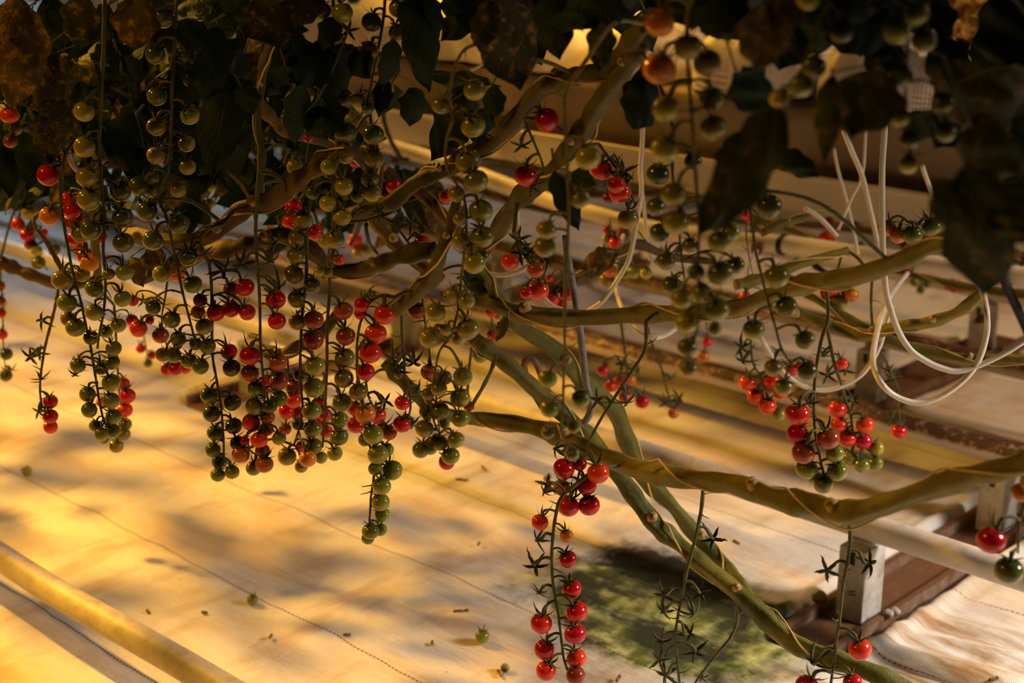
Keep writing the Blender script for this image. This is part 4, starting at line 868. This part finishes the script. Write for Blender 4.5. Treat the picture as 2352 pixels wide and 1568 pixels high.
leaf('dark leaves above the gutter at the upper left of centre',2.3,'d','560,120,525,180,60 610,20,560,90,70 655,150,640,210,45','600,0 610,20')
leaf('dark leaf edge at the top between the lit bag and the mottled leaf',1.95,'d','1215,60,1245,150,60 1130,195,1130,280,50','1230,20 1215,60')
leaf('shadowed leaf near the right edge above the round drip loop',1.6,'d','2290,260,2330,350,90 2200,180,2170,280,70','2290,210 2290,260')

leaf('dark leaf hanging behind the brown mottled leaf at the upper left',2.35,'d','250,90,235,180,90 130,120,140,215,80','250,40 250,90')
leaf('dim dark leaf at the left edge behind the yellow spotted one',2.35,'d','10,80,-5,240,110 110,-10,140,120,70','40,40 10,80')
leaf('dark leaf low behind the upper left green truss',2.4,'d','390,160,395,290,80 330,210,345,330,60','400,120 390,160')
leaf('broad shadowed leaf at the top edge between two upper left trusses',2.3,'d','480,-30,540,70,100 350,-30,370,60,90','430,-60 480,-30')
leaf('dark leaf behind the twig scar at upper left of centre',2.4,'d','650,60,700,190,90 640,110,610,190,60','660,20 650,60')
leaf('black leaf filling the top edge beside the mottled leaf at centre',2.1,'d','1250,-40,1225,110,120 1300,-40,1310,60,110','1200,-60 1250,-40')
leaf('dark leaf at the top edge left of the big orange tomato',1.9,'d','1440,-40,1430,80,110 1480,20,1500,120,80','1450,-60 1440,-40')
leaf('blurred dark leaf at the top edge behind the near truss',1.65,'d','1580,-40,1590,70,120 1660,-40,1690,90,130','1620,-60 1580,-40')
leaf('dark blurred leaf hiding the bags at the top right',1.6,'d','1850,-30,1880,130,130 1830,60,1790,160,90 1940,20,1980,130,110','1850,-60 1850,-30')
leaf('dark blurred leaf between the green chain and the amber film',1.55,'d','2130,-20,2150,110,90 2140,90,2190,190,100 2050,90,2010,190,90','2130,-60 2130,-20')
leaf('dark leaf at the right edge below the black corner leaf',1.5,'d','2330,200,2300,330,120 2360,270,2340,420,110','2350,160 2330,200')
leaf('dark leaf above the cream gutter left of the arched truss',2.45,'d','900,190,870,270,60 955,200,940,290,60','920,160 900,190')
leaf('olive leaf drooping beside the near truss, low at right of centre',1.45,'o','1710,300,1665,420,80 1690,420,1640,520,80','1760,270 1710,300')
leaf('dark blurred leaf behind the chain above the round drip loop',1.5,'d','2210,240,2150,340,100 2130,260,2090,330,70','2220,200 2210,240')

# ------------------------------------------------------------------ foliage overhead and the rows beyond (uncountable masses)
def foliage(name, n, boxf, size, label, m, seed):
    r = random.Random(seed); vs, fs, uv = [], [], []
    for i in range(n):
        p = boxf(r); d = Vector((r.uniform(-.7, .7), r.uniform(-.7, .7), r.uniform(-1, .1))).normalized(); L = size * r.uniform(.6, 1.3); w = L * r.uniform(.4, .6)
        s = d.cross(Vector((r.uniform(-1, 1), r.uniform(-1, 1), r.uniform(-.3, .3)))).normalized(); nn = d.cross(s); q = len(vs)
        for k, hw in ((0, .05), (.25, .42), (.5, .5), (.75, .3), (1, .02)):
            for c in (-1, 0, 1):
                vs.append(p + d * L * k + s * (w * hw * c) + nn * (-.12 * w * abs(c) + .1 * L * math.sin(3 * k))); uv.append((c * .5 + .5, k))
        for k in range(4):
            for c in range(2): z = q + k * 3 + c; fs.append((z, z + 1, z + 4, z + 3))
    o = mesh(name, (vs, fs), m); ul = o.data.uv_layers.new(name='UVMap')
    for lp in o.data.loops: ul.data[lp.index].uv = uv[lp.vertex_index]
    return tag(o, label, 'foliage', kind='stuff')
def over_row(r):
    while True:
        u, v = r.uniform(-.9, 5.6), r.uniform(.95, 3.5)
        if u < 2.9 or v > 1.75: return W(u, v, r.uniform(1.34, 2.05))
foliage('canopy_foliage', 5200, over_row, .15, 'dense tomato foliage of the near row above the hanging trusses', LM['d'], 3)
def tangle(r):
    while True:
        x, y = r.uniform(-40, 1000), r.uniform(40, 560)
        lim = 430 if x < 560 else 470
        if y < lim + r.gauss(0, 40) and not (690 < x and y < 240) and not (820 < x and y < 380): return at_y(x, y, r.uniform(2.5, 3.3))
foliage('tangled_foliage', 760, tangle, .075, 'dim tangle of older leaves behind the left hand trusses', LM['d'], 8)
foliage('dried_foliage', 150, tangle, .06, 'brown withered leaf bits in the tangle behind the left hand trusses', LM['b'], 9)
foliage('dapple_foliage', 250, lambda r: W(r.uniform(3.3, 4.7), r.uniform(.55, 1.75), r.uniform(.95, 1.6)), .13, 'unseen leaves added along the aisle to dapple the lamp light', LM['d'], 13)  # added out of view in the lamp path to break up light on the floor
foliage('understorey_foliage', 260, lambda r: W(r.uniform(1.5, 6), r.uniform(3.3, 4.0), r.uniform(.30, .62)), .06, 'withered leaf bits among the far vines under the gutter', LM['b'], 15)
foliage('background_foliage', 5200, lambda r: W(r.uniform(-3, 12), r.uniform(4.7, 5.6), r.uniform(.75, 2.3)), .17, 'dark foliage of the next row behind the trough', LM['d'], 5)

# ------------------------------------------------------------------ fallen fruit and bits on the cloth
FG = 'small green tomatoes fallen on the cloth'
def fallen(px, py, r, cc, label, tilt):
    p = at_z(px, py, .0); rr = r * mpx(p); u, v = p.dot(U), p.dot(V)
    p = at_z(px, py, rr + floor_h(u, v)); rr = r * mpx(p)
    o = bpy.data.objects.new('fallen_tomato', TMESH[cc]); COL.objects.link(o); o.location = p; o.scale = (rr,) * 3; o.rotation_euler = tilt
    tag(o, label, 'tomato', FG)
    c = bpy.data.objects.new('calyx', CMESH['k', 1]); COL.objects.link(c); c.parent = o; c.scale = (.7, .7, 1.0)
fallen(62, 1081, 12, 'y', 'small pale green tomato fallen on the yellow lit cloth at far left', (.2, -1.1, 0))
fallen(580, 1377, 13, 'g', 'small green tomato lying on a seam left of centre', (.3, .2, 0))
fallen(1108, 1461, 17, 'g', 'largest fallen green tomato, upright with its calyx, near the bottom centre', (.25, .0, 0))
fallen(1160, 1533, 11, 'g', 'small green tomato at the bottom edge, below the largest fallen one', (1.9, .6, 0))
fallen(1882, 1371, 18, 'o', 'olive tomato resting against the rusty base plate', (2.6, .3, 0))
fallen(1256, 1099, 9, 'o', 'tiny olive tomato on the cloth beside the upper red cluster', (.3, .6, 0))
def scrap(px, py, L, ang, m, name, label, cat, grp):
    p = at_z(px, py, .004); d = (U * math.cos(ang) + V * math.sin(ang)); P = [p - d * L * .5, p - d * L * .2 + ZU * .003, p + d * L * .2 + ZU * .001, p + d * L * .5 + ZU * .004]
    vsx = tube(spline(P, 3), [L * .02 + .001 + .0022 * abs(math.sin(i * 1.1)) for i in range(10)], 6)
    tag(mesh(name, vsx, m), label, cat, grp)
SG = 'dry plant scraps on the cloth'
for q, (px, py, L, a, lb) in enumerate([(1058, 1405, .03, 2.2, 'dry twig scrap above the largest fallen tomato'), (1112, 1077, .028, .4, 'dark shrivelled scrap on the cloth right of the long green truss, upper of two'), (1060, 1103, .03, 2.6, 'dark shrivelled scrap on the cloth right of the long green truss, lower of two'),
        (1692, 1247, .018, .2, 'small dark scrap on the cloth right of the bare stalk'), (1100, 1250, .012, 1.0, 'brown scrap on the shaded cloth below centre'), (1148, 1548, .02, .5, 'thin dark scrap below the fallen tomato at the bottom edge'),
        (1420, 1560, .02, 1.2, 'curled brown scrap at the bottom edge right of the red truss'), (2282, 1561, .02, 2.0, 'dark scrap on the cloth at the bottom right corner'), (340, 1406, .012, .3, 'yellow scrap on the cloth beside the worn tan pipe'), (470, 1408, .011, 2.7, 'brown scrap on the cloth left of the fallen tomato on the seam'),
        (622, 1463, .012, 1.0, 'yellow scrap on the cloth below the fallen tomato on the seam'), (797, 1459, .013, 2.4, 'olive scrap in the middle of the bottom left cloth'), (993, 1478, .011, .7, 'yellow scrap left of the largest fallen tomato')]):
    scrap(px, py, L, a, M_dry, 'plant_scrap', lb, 'plant scrap', SG)
def stone(px, py, r, lb):
    p = at_z(px, py, .015); vsx = [p + Vector(v) * r * (1 + .25 * noise.noise(Vector(v) * 2 + Vector((px, 0, 0)))) for v in TS[0]]
    tag(mesh('pebble', (vsx, TS[1]), M_soil), lb, 'pebble', 'pebbles on the rusty base plate')
stone(2041, 1409, .0095, 'grey pebble on the base plate edge, left of the pair'); stone(2056, 1404, .0095, 'grey pebble on the base plate edge, right of the pair')

# ------------------------------------------------------------------ light
def area(name, loc, target, size, power, color, sizey=None, spread=None):
    l = bpy.data.lights.new(name, 'AREA'); l.energy = power; l.color = color; l.size = size
    if spread: l.spread = math.radians(spread)
    if sizey: l.shape = 'RECTANGLE'; l.size_y = sizey
    o = bpy.data.objects.new(name, l); COL.objects.link(o); o.location = loc
    o.rotation_euler = (target - loc).to_track_quat('-Z', 'Y').to_euler(); return o
SOD = (1.0, .50, .05)
area('sodium_lamp', W(5.4, .7, 2.9), W(2.5, 1.15, 0), .14, 88, SOD, spread=76)
area('sodium_lamp', W(2.5, -.5, 2.8), W(1.9, 1.2, 0), .25, 30, SOD)
il = area('added_bag_light', W(3.0, 3.21, 1.32), W(2.9, 3.05, 0), .9, 13, SOD, .10)  # added light under the canopy, brightens bag tops, gutter lip and supply pipe
il.rotation_euler = (0, 0, math.atan2(U.y, U.x))
area('daylight_lamp', Vector((2.9, 1.8, 1.75)), W(.9, 1.65, 0), .6, 100, (1.0, .88, .77), spread=78)
area('right_fill_light', W(.2, 4.3, 3.0), W(1.2, 3.2, 0), .4, 78, (1.0, .64, .36))  # added fill light from behind, lifts the dim floor at the right
area('daylight_lamp', W(8.5, 3.4, 2.2), W(5.4, 2.9, 0), .8, 15, (.55, .78, 1.0), spread=60)
w = bpy.data.worlds.new('greenhouse_dusk'); SC.world = w; w.use_nodes = True
w.node_tree.nodes['Background'].inputs[0].default_value = (1.0, .66, .42, 1); w.node_tree.nodes['Background'].inputs[1].default_value = .010
